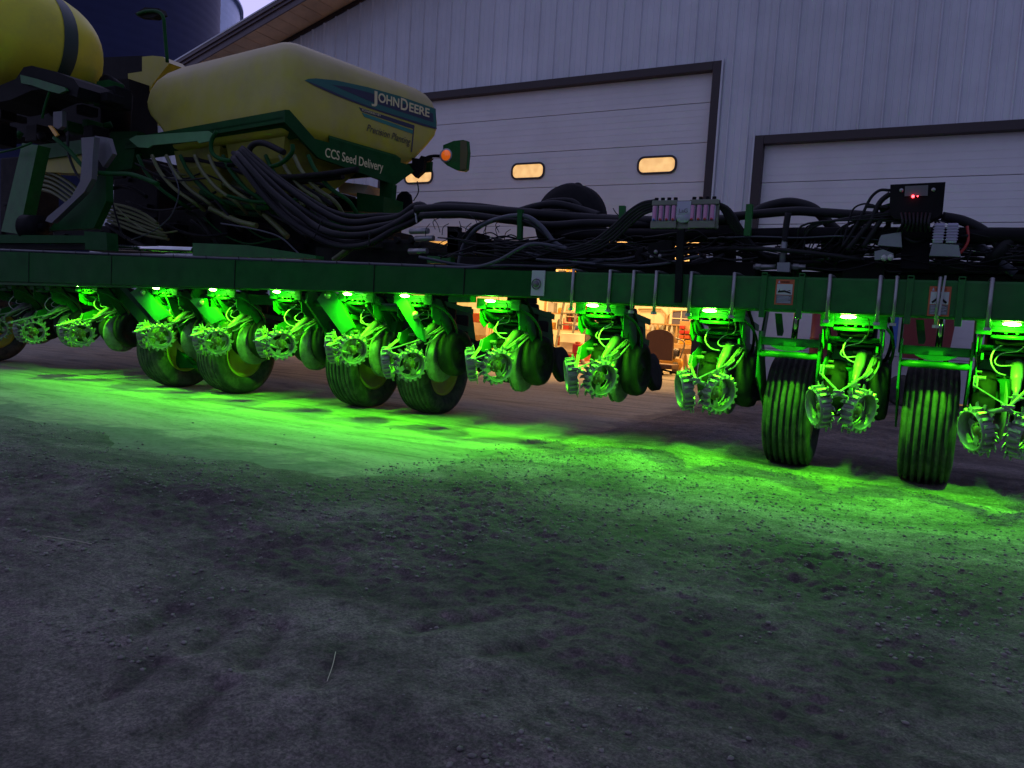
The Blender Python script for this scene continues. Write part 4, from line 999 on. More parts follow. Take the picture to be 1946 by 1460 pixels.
# left-hand wheels on sloping arms
for i, (cx, cy, r) in enumerate([(-6.37, 4.97, .372), (-5.68, 5.07, .375), (-4.32, 5.27, .38), (-3.70, 5.42, .38), (-9.62, 4.97, .38)]):
    q = PB(); ax_ = cx+.02*0
    xa_ = cx-.19 if i in (2, 0, 1, 3) else cx+.19
    a_w = .012
    X = cx+.20
    # long arm: from pivot under the beam forward-up to the hub
    yt, zt_, yb, zb_ = 4.74, .87, cy+.03, r-.05
    d = Vector((0, yb-yt, zb_-zt_)).normalized(); nrm = Vector((0, -d.z, d.y)); hwid = .070
    p0, p1 = Vector((0, yt, zt_)), Vector((0, yb, zb_))
    poly = [p0-nrm*hwid, p1-nrm*hwid*.8, p1+d*.07, p1+nrm*hwid*.8, p0+nrm*hwid, p0-d*.05]
    for s, xx in ((1, cx+.155), (-1, cx-.155)):
        q.prism([(xx, p.y, p.z) for p in poly], (s*.022, 0, 0))
    q.tube([(cx-.17, p0.y+.05, p0.z-.05), (cx+.17, p0.y+.05, p0.z-.05)], .03, 12)
    arm = q.build('carrying_wheel', 'green')
    q = PB(); q.lathe([(0, .001), (0, .035), (.03, .035), (.031, .001)], (cx+.177, p1.y, p1.z), (1, 0, 0), 20); q.build('pivot_pin', 'zinc', arm); q = PB()
    q.lathe([(0, .001), (0, .016), (.02, .016), (.021, .001)], (cx+.177, p0.y+.10, p0.z-.16), (1, 0, 0), 10); q.build('pivot_pin', 'zinc', arm)
    wheel(arm, cx, cy, r, .285, drop=.05)
# broad sloping cheek plates in front of the left wheels (bright green faces)
for (pts, Y) in (([(247, 556), (262, 547), (276, 549), (283, 560), (322, 600), (297, 612)], 4.665),
                 ([(361, 571), (370, 567), (389, 567), (391, 583), (408, 584), (424, 607), (402, 617)], 4.665),
                 ([(602, 570), (612, 556), (625, 549), (636, 558), (672, 622), (650, 636)], 4.665),
                 ([(753, 576), (768, 560), (800, 620), (806, 650), (792, 640)], 4.665)):
    q = PB(); P_ = [at(x, y, Y) for x, y in pts]; q.prism(P_, (0, .03, 0)); ar = q.build('swing_arm', 'green')
    c_ = P_[1].lerp(P_[2], .5)+Vector((.03, -.001, -.035))
    q = PB(); q.lathe([(0, .001), (0, .03), (.006, .03), (.012, .014), (.022, .014), (.0221, .001)], c_, (0, -1, 0), 20); q.build('pivot_pin', 'zinc', ar)
# dark green gussets behind
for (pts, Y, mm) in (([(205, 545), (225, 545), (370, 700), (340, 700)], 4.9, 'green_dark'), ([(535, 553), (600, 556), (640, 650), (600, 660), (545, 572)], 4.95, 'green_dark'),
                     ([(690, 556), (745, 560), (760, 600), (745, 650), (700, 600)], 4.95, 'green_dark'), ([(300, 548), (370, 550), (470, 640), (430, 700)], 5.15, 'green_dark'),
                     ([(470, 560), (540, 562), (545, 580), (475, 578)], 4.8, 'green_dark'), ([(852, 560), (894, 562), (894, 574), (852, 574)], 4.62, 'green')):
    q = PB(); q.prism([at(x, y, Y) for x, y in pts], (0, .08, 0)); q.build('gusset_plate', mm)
q = PB(); a, b_ = at(-40, 590, 5.35), at(880, 620, 5.35); q.tube([a, Vector((b_.x, b_.y, a.z))], .085, 20); q.build('rockshaft', 'green_dark')
q = PB(); a, b_ = at(330, 566, 5.0), at(520, 572, 5.0); q.bbox(a.x, b_.x, 5.0, 5.06, b_.z-.02, a.z+.04, .005); q.build('cross_member', 'green_dark')
# --- seed tank -------------------------------------------------------------
TC = at(545, 213, 5.7); TC = Vector((TC.x, TC.y, 0))
E2 = Vector((math.sin(R(10.5)), math.cos(R(10.5)), 0)); E1 = Vector((-math.cos(R(6.7)), math.sin(R(6.7)), 0))
def T(s, t, z): return TC+E2*s+E1*t+Vector((0, 0, z))
def face(px, py, off=0):
    """point where the photo ray meets the tank's lettered face (t = -off)"""
    d = CR*((px-973)/FPX) + CD*((py-730)/FPX) + CF; n_ = E2.cross(Vector((0, 0, 1))); o = Vector((0, 0, CAMH)); p0 = TC+n_*off
    return o+d*((p0-o).dot(n_)/d.dot(n_))
NRM = E2.cross(Vector((0, 0, 1)))
lv = [(2.50, .10, 1.66, .10, 2.05), (2.53, .04, 1.72, .04, 2.12), (2.62, .01, 1.83, .01, 2.2), (2.80, 0, 2.0, 0, 2.38), (2.94, 0, 2.12, 0, 2.58), (3.02, 0, 2.145, 0, 2.64), (3.10, 0, 2.15, 0, 2.66), (3.22, .005, 2.125, .005, 2.61),
      (3.32, .02, 2.08, .025, 2.50), (3.39, .05, 2.02, .07, 2.34), (3.44, .10, 1.95, .14, 2.14), (3.475, .18, 1.86, .26, 1.95), (3.495, .32, 1.7, .45, 1.7), (3.50, .6, 1.4, .8, 1.4)]
q = PB(); rows = []; nk = 6
for (z, s0, s1, t0, t1) in lv:
    rad = .13 if z > 2.6 else .10
    for (cs, ct, a0) in ((s0+rad, t0+rad, 180), (s1-rad, t0+rad, 270), (s1-rad, t1-rad, 0), (s0+rad, t1-rad, 90)):
        for k in range(nk+1):
            a = R(a0+90*k/nk); rows.append(T(cs+rad*math.cos(a), ct+rad*math.sin(a), z))
n4 = 4*(nk+1); L_ = len(lv)
q.add(rows, [(i*n4+j, i*n4+(j+1) % n4, (i+1)*n4+(j+1) % n4, (i+1)*n4+j) for i in range(L_-1) for j in range(n4)]+[tuple(range(n4)), tuple(range((L_-1)*n4, L_*n4))], True)
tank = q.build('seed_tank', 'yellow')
for (t0, t1) in ((.15, 1.15), (1.25, 2.15)):     # hopper cones below
    q = PB(); s0, s1 = .10, 1.15; tm = (t0+t1)/2; sm = (s0+s1)/2
    vs = [T(s0, t0, 2.51), T(s1, t0, 2.51), T(s1, t1, 2.51), T(s0, t1, 2.51), T(s0+.02, t0+.05, 2.30), T(s1-.1, t0+.05, 2.30), T(s1-.1, t1-.05, 2.30), T(s0+.02, t1-.05, 2.30), T(sm-.35, tm-.25, 1.98), T(sm+.15, tm-.25, 1.98), T(sm+.15, tm+.25, 1.98), T(sm-.35, tm+.25, 1.98)]
    q.add(vs, [(i, (i+1) % 4, (i+1) % 4+4, i+4) for i in range(4)]+[(4+i, 4+(i+1) % 4, 8+(i+1) % 4, 8+i) for i in range(4)]+[(8, 9, 10, 11)])
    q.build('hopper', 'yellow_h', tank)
def fplate(name, pts, off, th, mt, parent=None):
    q = PB(); q.prism([face(x, y, off) for x, y in pts], -NRM*th); return q.build(name, mt, parent or tank)
# decals lie on the lettered face
fplate('decal_swoosh', [(579, 153), (586, 150), (600, 149), (640, 153), (700, 166), (760, 183), (828, 207), (830, 246), (800, 238), (760, 225), (700, 205), (640, 182), (600, 164)], .004, .002, 'decal_g')
fplate('decal_band', [(630, 161), (660, 165), (705, 177), (760, 195), (823, 216), (824, 233), (760, 212), (705, 193), (690, 187)], .006, .0015, 'decal_b')
fplate('decal_band', [(582, 154), (600, 160), (660, 186), (720, 209), (830, 243), (830, 246), (800, 238), (760, 225), (700, 205), (640, 182), (600, 164)], .0065, .0005, 'decal_b')
fplate('decal_band', [(682, 204), (787, 238), (787, 246), (687, 212)], .004, .002, 'decal_b')
fplate('decal_band', [(688, 214), (786, 248), (785, 255), (692, 222)], .004, .002, 'decal_t')
fplate('decal_rule', [(786, 238), (788, 239), (783, 289), (781, 289)], .0045, .002, 'decal_b')
def ftext(name, txt, pa, pb, cap, mt, bold=.0, off=.007, shear=0, spacing=1.0):
    A_, B_ = face(*pa, off), face(*pb, off); ex = (B_-A_); wid = ex.length; ex.normalize(); ez = Vector((0, 0, 1)); ez = (ez-ex*ez.dot(ex)).normalized()
    o = text_mesh(name, txt, cap/.70, mt, tank, (0, 0, 0), (1, 0, 0), (0, 0, 1), 1, bold, .0008, shear=shear, spacing=spacing)
    xs_ = [v.co.x for v in o.data.vertices]; k = wid/(max(xs_)-min(xs_)); m0 = min(xs_); nr = ex.cross(ez)
    for v in o.data.vertices:
        x, y, z = v.co; v.co = A_-PO+ex*((x-m0)*k)+ez*z+nr*(-y)
    return o
ftext('brand_lettering', 'J', (706, 193.5), (717, 196.5), .125, 'letter', .003)
ftext('brand_lettering', 'OHN', (719, 193.0), (758.5, 204.5), .095, 'letter', .003)
ftext('brand_lettering', 'D', (761.5, 207.5), (775, 211.5), .125, 'letter', .003)
ftext('brand_lettering', 'EERE', (777.5, 211.0), (816, 223), .095, 'letter', .003)
ftext('small_lettering', 'POWERED BY', (688, 211), (724, 222), .022, 'letter', .0)
ftext('maker_lettering', 'Precision Planting', (697, 249), (780, 276), .078, 'letter_d', 0, shear=.3)
# frame rails
q = PB()
q.prism([T(-.05, -.04, 2.588), T(-.05, 2.95, 2.565), T(-.05, 2.95, 2.690), T(-.05, -.04, 2.706)], E2*.04)
q.prism([T(-.05, -.04, 2.64), T(-.05, 2.95, 2.63), T(.15, 2.95, 2.5), T(.15, -.04, 2.5)], Vector((0, 0, -.02)))
q.prism([T(2.0, .0, 2.5), T(2.0, 2.3, 2.5), T(2.0, 2.3, 2.62), T(2.0, 0, 2.62)], E2*.04)
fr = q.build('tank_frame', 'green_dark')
q = PB(); P_ = [T(-.05, 0, 2.706), T(.0, 0, 2.716), T(.31, 0, 2.506), T(1.62, 0, 2.50), T(1.70, 0, 2.44), T(1.42, 0, 2.235), T(.363, 0, 2.325), T(-.05, 0, 2.588)]
q.prism([p+NRM*.045 for p in P_], -NRM*.035); q.build('frame_plate', 'green_dark', fr)
A_, B_ = T(.444, 0, 2.318), T(1.23, 0, 2.315)
o = text_mesh('panel_lettering', 'CCS Seed Delivery', .135, 'letter', fr, (0, 0, 0), (1, 0, 0), (0, 0, 1), 1, .001, .0008)
xs_ = [v.co.x for v in o.data.vertices]; k = (B_-A_).length/(max(xs_)-min(xs_)); m0 = min(xs_)
for v in o.data.vertices: x, y, z = v.co; v.co = A_+NRM*.047-PO+E2*((x-m0)*k)+Vector((0, 0, z+.035))+NRM*(-y)
q = PB(); q.prism([T(.5, -.03, 2.51), T(1.5, -.03, 2.50), T(1.45, .05, 2.56), T(.55, .05, 2.57)], Vector((0, 0, .05))); q.build('tank_saddle', 'green_dark', fr)

def plate(name, pts, Y, th, mt, parent=None):
    q = PB(); q.prism([at(x, y, Y) for x, y in pts], (0, th, 0)); return q.build(name, mt, parent)
def hose(pts, Y, r, mt='hose', name='hose', parent=None, n=8, seg=6):
    """pts: (px,py[,Y])"""
    P_ = [at(p[0], p[1], p[2] if len(p) > 2 else Y) for p in pts]
    q = PB(); q.tube(smooth_pts(P_, seg), r, n); return q.build(name, mt, parent)
# access plate on the left rail, green lamp light painted in as paler green; loops
plate('access_plate', [(245, 265), (258, 258), (395, 249), (408, 258), (400, 268), (378, 272), (375, 268), (290, 276), (282, 281), (262, 280)], 5.62, .02, mat('lit_green_plate', (.07, .22, .08), .5, spec=.3), fr)
hose([(412, 250), (402, 268), (403, 290), (418, 302), (440, 306)], 5.55, .022, 'green_dark')
hose([(556, 275), (555, 290), (535, 310), (505, 320)], 5.5, .022, 'green_dark')
hose([(478, 330), (472, 300), (478, 278), (500, 272), (540, 290)], 5.6, .03, 'hose')
# under-tank frame and machinery
plate('frame_post', [(722, 343), (746, 350), (742, 412), (720, 406)], 7.0, .08, 'green_dark')
plate('fan_box', [(678, 366), (730, 374), (728, 404), (678, 402)], 6.8, .35, 'green_dark')
plate('fan_box', [(640, 345), (700, 352), (690, 368), (645, 366)], 6.9, .3, 'beige')
plate('frame_rail', [(590, 402), (740, 406), (740, 413), (590, 412)], 6.3, .1, 'green')
plate('frame_rail', [(600, 372), (682, 378), (682, 402), (600, 400)], 7.2, .2, 'black')
q = PB(); a = at(766, 382, 7.2); q.lathe([(0, .001), (0, .105), (.01, .115), (.03, .115), (.05, .09), (.12, .05)], a, (0, 1, 0), 10, smooth=False); q.build('chain_guard', 'black')
hose([(752, 395), (758, 402), (764, 405)], 7.15, .018, 'zinc', 'lever')
hose([(793, 345), (795, 365), (786, 382)], 7.3, .007, 'hose', 'cable')
# marker lamp on its bracket
ml = plate('marker_lamp', [(842, 276), (862, 268), (880, 266), (888, 268), (890, 290), (887, 322), (882, 326), (868, 324), (850, 315), (842, 308)], 7.45, .05, 'green')
plate('lamp_stripe', [(875, 268), (886, 268), (888, 290), (885, 322), (874, 323)], 7.437, .012, 'hub', ml)
q = PB(); a = at(846, 295, 7.43); q.lathe([(0, .001), (.0, .075), (.03, .082), (.05, .07), (.051, .001)], a, (0, 1, 0), 28); q.build('lamp_ring', 'white', ml)
q = PB(); q.lathe([(-.03, .001), (-.028, .03), (-.015, .052), (.0, .060), (.012, .060)], at(847, 295, 7.42), (0, 1, 0), 28); q.build('amber_lens', 'amber', ml)
q = PB(); q.tube(smooth_pts([at(800, 318, 7.5), at(808, 302, 7.5), at(822, 297, 7.5), at(838, 297, 7.5)]), .018, 10); q.build('lamp_arm', 'black', ml)
plate('connector', [(783, 300), (806, 303), (803, 326), (790, 338), (782, 330)], 7.4, .06, 'black')
plate('connector', [(790, 312), (815, 306), (820, 300), (800, 296)], 7.45, .05, 'black')

# dark machinery below the tanks (fan, gearboxes, hydraulic blocks)
rg = random.Random(4)
for (x0, y0, x1, y1, Y, d_, mt) in [(205, 425, 330, 470, 6.2, .8, 'black'), (300, 400, 430, 468, 6.4, .8, 'cast'), (400, 410, 560, 480, 6.6, .8, 'black'), (540, 430, 700, 492, 6.5, .8, 'black'),
                                    (640, 455, 800, 500, 6.0, .7, 'cast'), (215, 340, 300, 425, 6.9, .9, 'black'), (290, 325, 380, 400, 7.2, .9, 'cast'), (380, 360, 470, 412, 7.4, .8, 'black'), (470, 360, 600, 432, 7.8, .8, 'black'),
                                    (180, 300, 255, 340, 7.4, .8, 'black'), (0, 300, 40, 450, 7.0, .6, 'cast'), (100, 430, 210, 470, 6.0, .8, 'cast'), (560, 400, 690, 440, 7.6, .8, 'black')]:
    A_, B_ = at(x0, y0, Y), at(x1, y1, Y); q = PB(); q.bbox(A_.x, B_.x, Y, Y+d_, B_.z, A_.z, .03)
    for k in range(6):
        u, v = rg.random(), rg.random(); q.lathe([(0, .035), (.04, .03), (.041, .001)], (A_.x+u*(B_.x-A_.x), Y, B_.z+v*(A_.z-B_.z)), (0, -1, 0), 10, smooth=False)
    for k in range(3):
        u, v = rg.random()*.7, rg.random()*.7; xx, zz = A_.x+u*(B_.x-A_.x), B_.z+v*(A_.z-B_.z); q.bbox(xx, xx+.16, Y-.06, Y-.001, zz, zz+.07, .01)
    q.build('gear_housing', mt)
# clear seed hoses from the hoppers
for i, (a, b_, c_, d_) in enumerate([((485, 285), (530, 330), (560, 365), (577, 392)), ((500, 280), (550, 325), (585, 362), (602, 390)), ((520, 278), (570, 322), (605, 362), (627, 388)), ((470, 290), (500, 345), (480, 380), (510, 395)), ((440, 315), (465, 345), (490, 380), (505, 396)),
                                     ((380, 318), (420, 340), (450, 365), (465, 392)), ((330, 330), (380, 335), (430, 352), (470, 362)), ((300, 340), (350, 345), (400, 368), (440, 395)), ((370, 300), (400, 330), (440, 345), (470, 370))]):
    hose([a, b_, c_, d_], 6.1+.05*(i % 3), .026, 'hose_g', 'seed_hose')
for i in range(5): hose([(66, 322+i*9), (100, 330+i*9), (135, 350+i*10), (158, 372+i*9)], 5.8, .022, 'hose_g', 'seed_hose')
for i in range(6): hose([(190+i*3, 385+i*7), (235, 392+i*8), (270, 405+i*8), (300+i*4, 425+i*6)], 6.0, .018, 'hose_g', 'seed_hose')
hose([(315, 300), (330, 330), (340, 365), (325, 410), (290, 440), (250, 456)], 5.4, .006, 'hose_b', 'cable')
hose([(103, 262), (130, 285), (165, 322), (205, 330), (250, 332), (300, 350)], 4.95, .022, 'green_dark')
hose([(130, 250), (130, 290), (145, 330), (160, 345)], 4.98, .014, 'hose')
hose([(208, 352), (215, 390), (230, 440), (240, 455)], 5.3, .010, 'hose', 'cable')
hose([(420, 425), (480, 435), (530, 450), (560, 475), (575, 490)], 5.3, .008, 'hose_b', 'cable')
hose([(635, 495), (655, 480), (668, 470)], 5.2, .030, 'hose_g')
hose([(0, 290), (30, 283), (60, 272)], 4.9, .012, 'green_dark')
for i in range(13):
    x = 262+i*27
    hose([(x, 296, 5.75), (x+14, 325, 5.72), (x+42, 358, 5.70), (x+78, 384, 5.75), (x+100, 398+i*2, 5.9)], 5.7, .021, 'hose_g' if i % 3 else 'green_dark', 'seed_hose', seg=5)
rg = random.Random(77)
for k in range(44):
    x0 = rg.uniform(185, 560); y0 = rg.uniform(300, 430); Y = rg.uniform(5.5, 6.3); ln = rg.uniform(60, 190); dy_ = rg.uniform(-20, 90); sg = rg.uniform(-14, 24)
    hose([(x0, y0, Y), (x0+ln*.3, y0+dy_*.3+sg, Y+.05), (x0+ln*.65, y0+dy_*.7+sg, Y), (min(x0+ln, 690), min(y0+dy_, 485), Y)], Y, rg.choice([.010, .014, .018, .024, .030]), rg.choice(['hose', 'hose', 'black', 'hose_g', 'cast', 'green_dark']), rg.choice(['hose', 'cable', 'hose']), n=7, seg=5)
# the big drooping bundle
rb = random.Random(3)
for i, (dx, dy, Y, r) in enumerate([(0, 0, 5.0, .028), (2, -9, 5.06, .024), (8, -19, 5.02, .030), (14, -31, 5.15, .026), (22, -44, 5.2, .030), (-4, -24, 5.25, .022), (26, -54, 5.3, .022), (10, -12, 5.2, .018)]):
    f = [(444, 300), (470, 332), (505, 372), (545, 412), (590, 446), (630, 463), (665, 468), (705, 462), (750, 440), (790, 418)]
    k = i/6
    pts = [(x+dx*(1-abs(j-3)/8)+rb.uniform(-2, 2), y+dy*(.35+.65*min(1, j/4))*(1 if j < 8 else .6)+rb.uniform(-2.5, 2.5), Y+rb.uniform(-.03, .03)) for j, (x, y) in enumerate(f)]
    hose(pts+[(830, 402-dy*.1+i*2-10, Y), (900, 400+i*3-8, Y), (985, 410+i*3-8, Y), (1080, 412+i*2-6, Y)], Y, r, 'hose', seg=5, n=10)
for (x, y, x2, y2) in ((597, 452, 612, 418), (788, 395, 792, 424), (700, 470, 703, 440)): hose([(x, y), ((x+x2)/2, (y+y2)/2), (x2, y2)], 4.95, .006, 'white' if x > 780 else 'hose', 'cable_tie')

# --- second yellow tank, far left
c_ = at(177, 60, 5.4); TX, TYc, TZ, TR, TH = c_.x-1.54, 5.4, 3.72, .95, .66
q = PB(); n = 60; prof = []
for k in range(25):
    a = math.pi*k/24-math.pi/2; ca = abs(math.cos(a))**.80; sa = math.copysign(abs(math.sin(a))**.9, math.sin(a)); prof.append((TH*sa, TR*ca+.0005))
vs = [];
for (z, r) in prof:
    for j in range(n):
        th = 2*math.pi*j/n; vs.append(Vector((TX+r*math.cos(th), TYc+r*math.sin(th), TZ+z)))
q.add(vs, [(i*n+j, i*n+(j+1) % n, (i+1)*n+(j+1) % n, (i+1)*n+j) for i in range(24) for j in range(n)], True)
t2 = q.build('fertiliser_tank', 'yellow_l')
q = PB(); vs = []; aa = [R(v) for v in (2, 5, 9, 13)]
for (z, r) in prof[2:-2]:
    for th in aa: vs.append(Vector((TX+(r+.006)*math.cos(th), TYc+(r+.006)*math.sin(th), TZ+z*1.006)))
q.add(vs, [(i*4+j, i*4+j+1, (i+1)*4+j+1, (i+1)*4+j) for i in range(len(prof)-5) for j in range(3)], True); q.build('tank_strap', 'strap_d', t2)
plate('tank_cradle', [(-30, 175), (30, 150), (45, 128), (60, 125), (105, 136), (140, 150), (150, 165), (146, 185), (120, 176), (90, 168), (60, 172), (20, 190), (-30, 200)], 4.9, .5, 'black')
plate('cradle_bracket', [(38, 142), (70, 150), (122, 166), (126, 172), (112, 178), (88, 172), (60, 162), (40, 158)], 4.86, .03, 'green')
hose([(95, 172), (86, 200), (80, 225)], 4.88, .014, 'green_dark')
# clutter of hydraulic fittings beneath it
rg = random.Random(9)
for k in range(34):
    x, y = rg.uniform(-10, 240), rg.uniform(170, 262); Y = rg.uniform(5.2, 6.2); a = at(x, y, Y); q = PB(); s_ = rg.uniform(.05, .16)
    if k % 3 == 0: q.lathe([(0, .001), (0, s_*.7), (s_*1.5, s_*.7), (s_*1.6, s_*.5), (s_*1.6, .001)], a, (rg.uniform(-1, 1), rg.uniform(-1, .2), rg.uniform(-1, 1)), 14)
    else: q.bbox(a.x-s_, a.x+s_, a.y-.1, a.y+.1, a.z-s_*.8, a.z+s_*.8, .012)
    q.build('valve_block', rg.choice(['black', 'cast', 'black', 'green_dark']))
plate('gear_housing', [(-20, 160), (245, 150), (250, 255), (-20, 262)], 6.6, .4, 'black')
plate('gear_housing', [(130, 112), (270, 106), (270, 140), (243, 145), (240, 160), (120, 160)], 7.2, .3, 'black')
q = PB(); a = at(221, 186, 6.2); q.lathe([(-.45, .001), (-.45, .17), (.05, .19), (.09, .17), (.10, .001)], a, (0, 0, 1), 24); q.build('hydraulic_motor', 'black')
plate('valve_body', [(101, 213), (118, 211), (118, 240), (110, 246), (101, 240)], 5.0, .05, 'grey')
plate('yellow_lever', [(91, 239), (97, 239), (110, 256), (105, 260)], 4.95, .02, 'yel2')
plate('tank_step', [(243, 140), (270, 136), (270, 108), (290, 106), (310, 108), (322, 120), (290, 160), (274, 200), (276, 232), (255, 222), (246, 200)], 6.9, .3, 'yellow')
q = PB(); q.tube(smooth_pts([at(262, 27, 6.6), at(278, 22, 6.6), at(298, 22, 6.6), at(310, 32, 6.6), at(313, 60, 6.6), at(318, 118, 6.6)]), .022, 12); q.build('vent_pipe', 'green_dark')
plate('pipe_head', [(256, 26), (275, 14), (302, 16), (306, 26), (290, 34), (262, 32)], 6.62, .1, 'cast')
# green A-frame post, grey link arm, gusset
plate('frame_post', [(42, 272), (72, 276), (36, 445), (2, 440)], 5.0, .14, 'green')
plate('frame_panel', [(70, 276), (155, 266), (156, 292), (66, 304)], 5.7, .1, 'green')
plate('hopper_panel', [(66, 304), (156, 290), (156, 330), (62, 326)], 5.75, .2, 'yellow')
plate('link_arm', [(154, 262), (179, 260), (176, 300), (174, 340), (160, 365), (98, 424), (86, 420), (90, 412), (135, 375), (152, 345), (156, 300)], 4.86, .06, 'grey')
plate('link_plate', [(180, 258), (205, 262), (214, 292), (196, 318), (180, 292)], 5.0, .05, 'grey')
plate('gusset_plate', [(174, 338), (201, 330), (202, 382), (178, 434), (92, 438)], 5.02, .08, 'green_dark')
plate('frame_panel', [(210, 250), (262, 250), (250, 320), (200, 330)], 6.0, .1, 'green_dark')
q = PB(); a = at(62, 432, 4.9); q.lathe([(-.1, .001), (-.1, .13), (.1, .13), (.1, .001)], a, (1, .4, 0), 20); q.lathe([(-.14, .001), (-.14, .05), (.14, .05), (.14, .001)], a, (1, .4, 0), 12); q.build('pivot_hub', 'black')
plate('frame_rail', [(-20, 446), (165, 448), (165, 462), (-20, 462)], 4.8, .1, 'green_dark')
plate('frame_rail', [(160, 440), (202, 442), (204, 476), (162, 474)], 4.75, .12, 'green_dark')
plate('frame_rail', [(-20, 464), (164, 465), (164, 474), (-20, 474)], 4.85, .1, 'cast')
q = PB(); q.tube([at(204, 470, 4.9), at(368, 476, 4.9)], .030, 16); q.build('cylinder_rod', 'chrome')
plate('frame_rail', [(366, 462), (470, 466), (600, 486), (600, 492), (366, 486)], 4.85, .1, 'green')
plate('frame_rail', [(600, 470), (1000, 488), (1000, 512), (600, 497)], 5.3, .12, 'cast')
# long grey hose strapped along the top of the beam
pts = [(x, 476.5+.0385*x-.3) for x in range(-20, 880, 50)]
hose([(x, y-1, BF+.03) for x, y in pts]+[(884, 509, BF+.03), (915, 506, BF+.02), (950, 494, BF+.02), (985, 474, BF+.03), (1010, 464, BF+.05), (1040, 466, BF+.1), (1080, 474, BF+.15)], BF, .013, 'hose_b')
for x in range(20, 880, 62): hose([(x-1, 470+.0385*x, BF+.015), (x, 478+.0385*x, BF+.012), (x+.5, 483+.0385*x, BF+.015)], BF, .003, 'hose', 'cable_tie', seg=2)

# --- piping over the right wing
hose([(790, 398, 4.9), (850, 395, 4.9), (930, 399, 4.9), (985, 403, 4.9), (1060, 410, 4.9), (1130, 415, 4.9), (1240, 420, 4.8), (1380, 418, 4.7), (1400, 414, 4.7)], 4.9, .032, 'hose', n=12)
hose([(985, 402, 4.95), (1020, 392, 4.95), (1060, 388, 4.95), (1110, 400, 4.95), (1140, 410, 4.9)], 4.9, .026, 'hose', n=10)
hose([(800, 410, 4.8), (880, 408, 4.8), (960, 418, 4.8), (1040, 428, 4.8), (1120, 424, 4.8), (1240, 428, 4.8)], 4.8, .026, 'hose', n=10)
hose([(1060, 444, 4.85), (1240, 447, 4.75), (1400, 448, 4.7), (1560, 446, 4.65), (1750, 447, 4.62), (1960, 449, 4.6), (2050, 450, 4.6)], 4.7, .042, 'black', 'boom_pipe', n=14)
hose([(1430, 410), (1450, 396), (1490, 386), (1520, 388), (1550, 400), (1580, 430), (1600, 446)], 4.75, .030, 'hose', n=10)
hose([(1390, 412, 4.7), (1500, 402, 4.65), (1560, 404, 4.65), (1700, 414, 4.6), (1760, 418, 4.6)], 4.65, .026, 'hose', n=10)
hose([(1790, 412, 4.6), (1830, 420, 4.6), (1870, 440, 4.6), (1900, 470, 4.62), (1890, 500, 4.7)], 4.6, .026, 'hose', n=10)
hose([(1960, 440, 4.6), (1925, 452, 4.6), (1895, 482, 4.6), (1870, 505, 4.7)], 4.6, .030, 'hose', n=10)
hose([(1840, 455, 4.7), (1870, 475, 4.7), (1900, 500, 4.7), (1930, 520, 4.7)], 4.7, .024, 'hose_b', n=10)
# loop left of centre
hose([(870, 520, 4.8), (880, 470, 4.8), (910, 432, 4.75), (960, 413, 4.72), (1000, 412, 4.7), (1030, 432, 4.7), (1055, 462, 4.7), (1090, 480, 4.7)], 4.7, .017, 'hose_b', n=10)
hose([(880, 452, 4.8), (905, 428, 4.75), (950, 418, 4.72), (985, 418, 4.7), (1015, 430, 4.7), (1050, 458, 4.7)], 4.75, .012, 'hose')
# manifold feed lines
for i, (dy, r) in enumerate([(0, .012), (6, .012), (13, .010), (20, .010), (27, .010)]):
    hose([(1245, 382+dy*.6, 4.55), (1220, 387+dy*.8, 4.55), (1195, 403+dy, 4.58), (1160, 435+dy, 4.6), (1120, 462+dy*.7, 4.62), (1070, 474+dy*.6, 4.65), (1010, 470+dy*.8, 4.7), (940, 455+dy, 4.75)], 4.6, r, 'hose', seg=5)
for i in range(5):
    hose([(1345+i*3, 384, 4.55), (1370+i*4, 395+i, 4.56), (1390+i*6, 430+i*3, 4.6), (1420+i*8, 470+i*4, 4.65), (1470+i*10, 492+i*2, 4.7), (1560, 500, 4.75)], 4.6, .011, 'hose', seg=5)
# random sagging cables and hoses over the beam
rg = random.Random(21)
for k in range(46):
    x0 = rg.uniform(760, 1900); ln = rg.uniform(120, 380); y0 = rg.uniform(452, 500); sag = rg.uniform(6, 26)*rg.choice([1, 1, 1, -1]); Y = rg.uniform(4.58, 5.1)
    pts = []
    for j in range(5):
        u = j/4; pts.append((x0+ln*u, y0+.02*(x0-1300)*.4+sag*4*u*(1-u)+rg.uniform(-5, 5), Y+rg.uniform(-.05, .05)))
    pts = [(x, min(y, 505+.012*(x-900)), Yv) for x, y, Yv in pts]
    hose(pts, Y, rg.choice([.005, .007, .009, .012, .014]), rg.choice(['hose', 'hose', 'hose', 'hose_b', 'black']), 'cable', n=6, seg=5)
for k in range(22):
    x0 = rg.uniform(1480, 1740); hose([(x0, rg.uniform(485, 505), 4.7), (x0+30, 460, 4.62), (x0+rg.uniform(40, 70), 425, 4.58), (1700+rg.uniform(-5, 60), rg.uniform(395, 425), 4.54)], 4.6, rg.choice([.004, .006, .008]), 'hose', 'cable', n=6, seg=5)
for (pts, r) in (([(1692, 362), (1672, 362), (1655, 376), (1640, 405), (1620, 440), (1600, 470)], .008), ([(1692, 368), (1672, 385), (1655, 420), (1635, 445), (1610, 475)], .014), ([(1695, 400), (1680, 410), (1660, 440), (1640, 470)], .014), ([(1660, 390), (1640, 388), (1620, 400), (1608, 440), (1600, 470)], .005), ([(1690, 395), (1665, 393), (1645, 392)], .01)):
    hose(pts, 4.56, r, 'hose')
for i, x in enumerate((1530, 1542, 1549, 1560)): hose([(x, 458), (x-4-i*2, 475), (x-8-i*3, 492)], 4.6, .004, 'hose', 'cable')
rg2 = random.Random(50); q = PB()
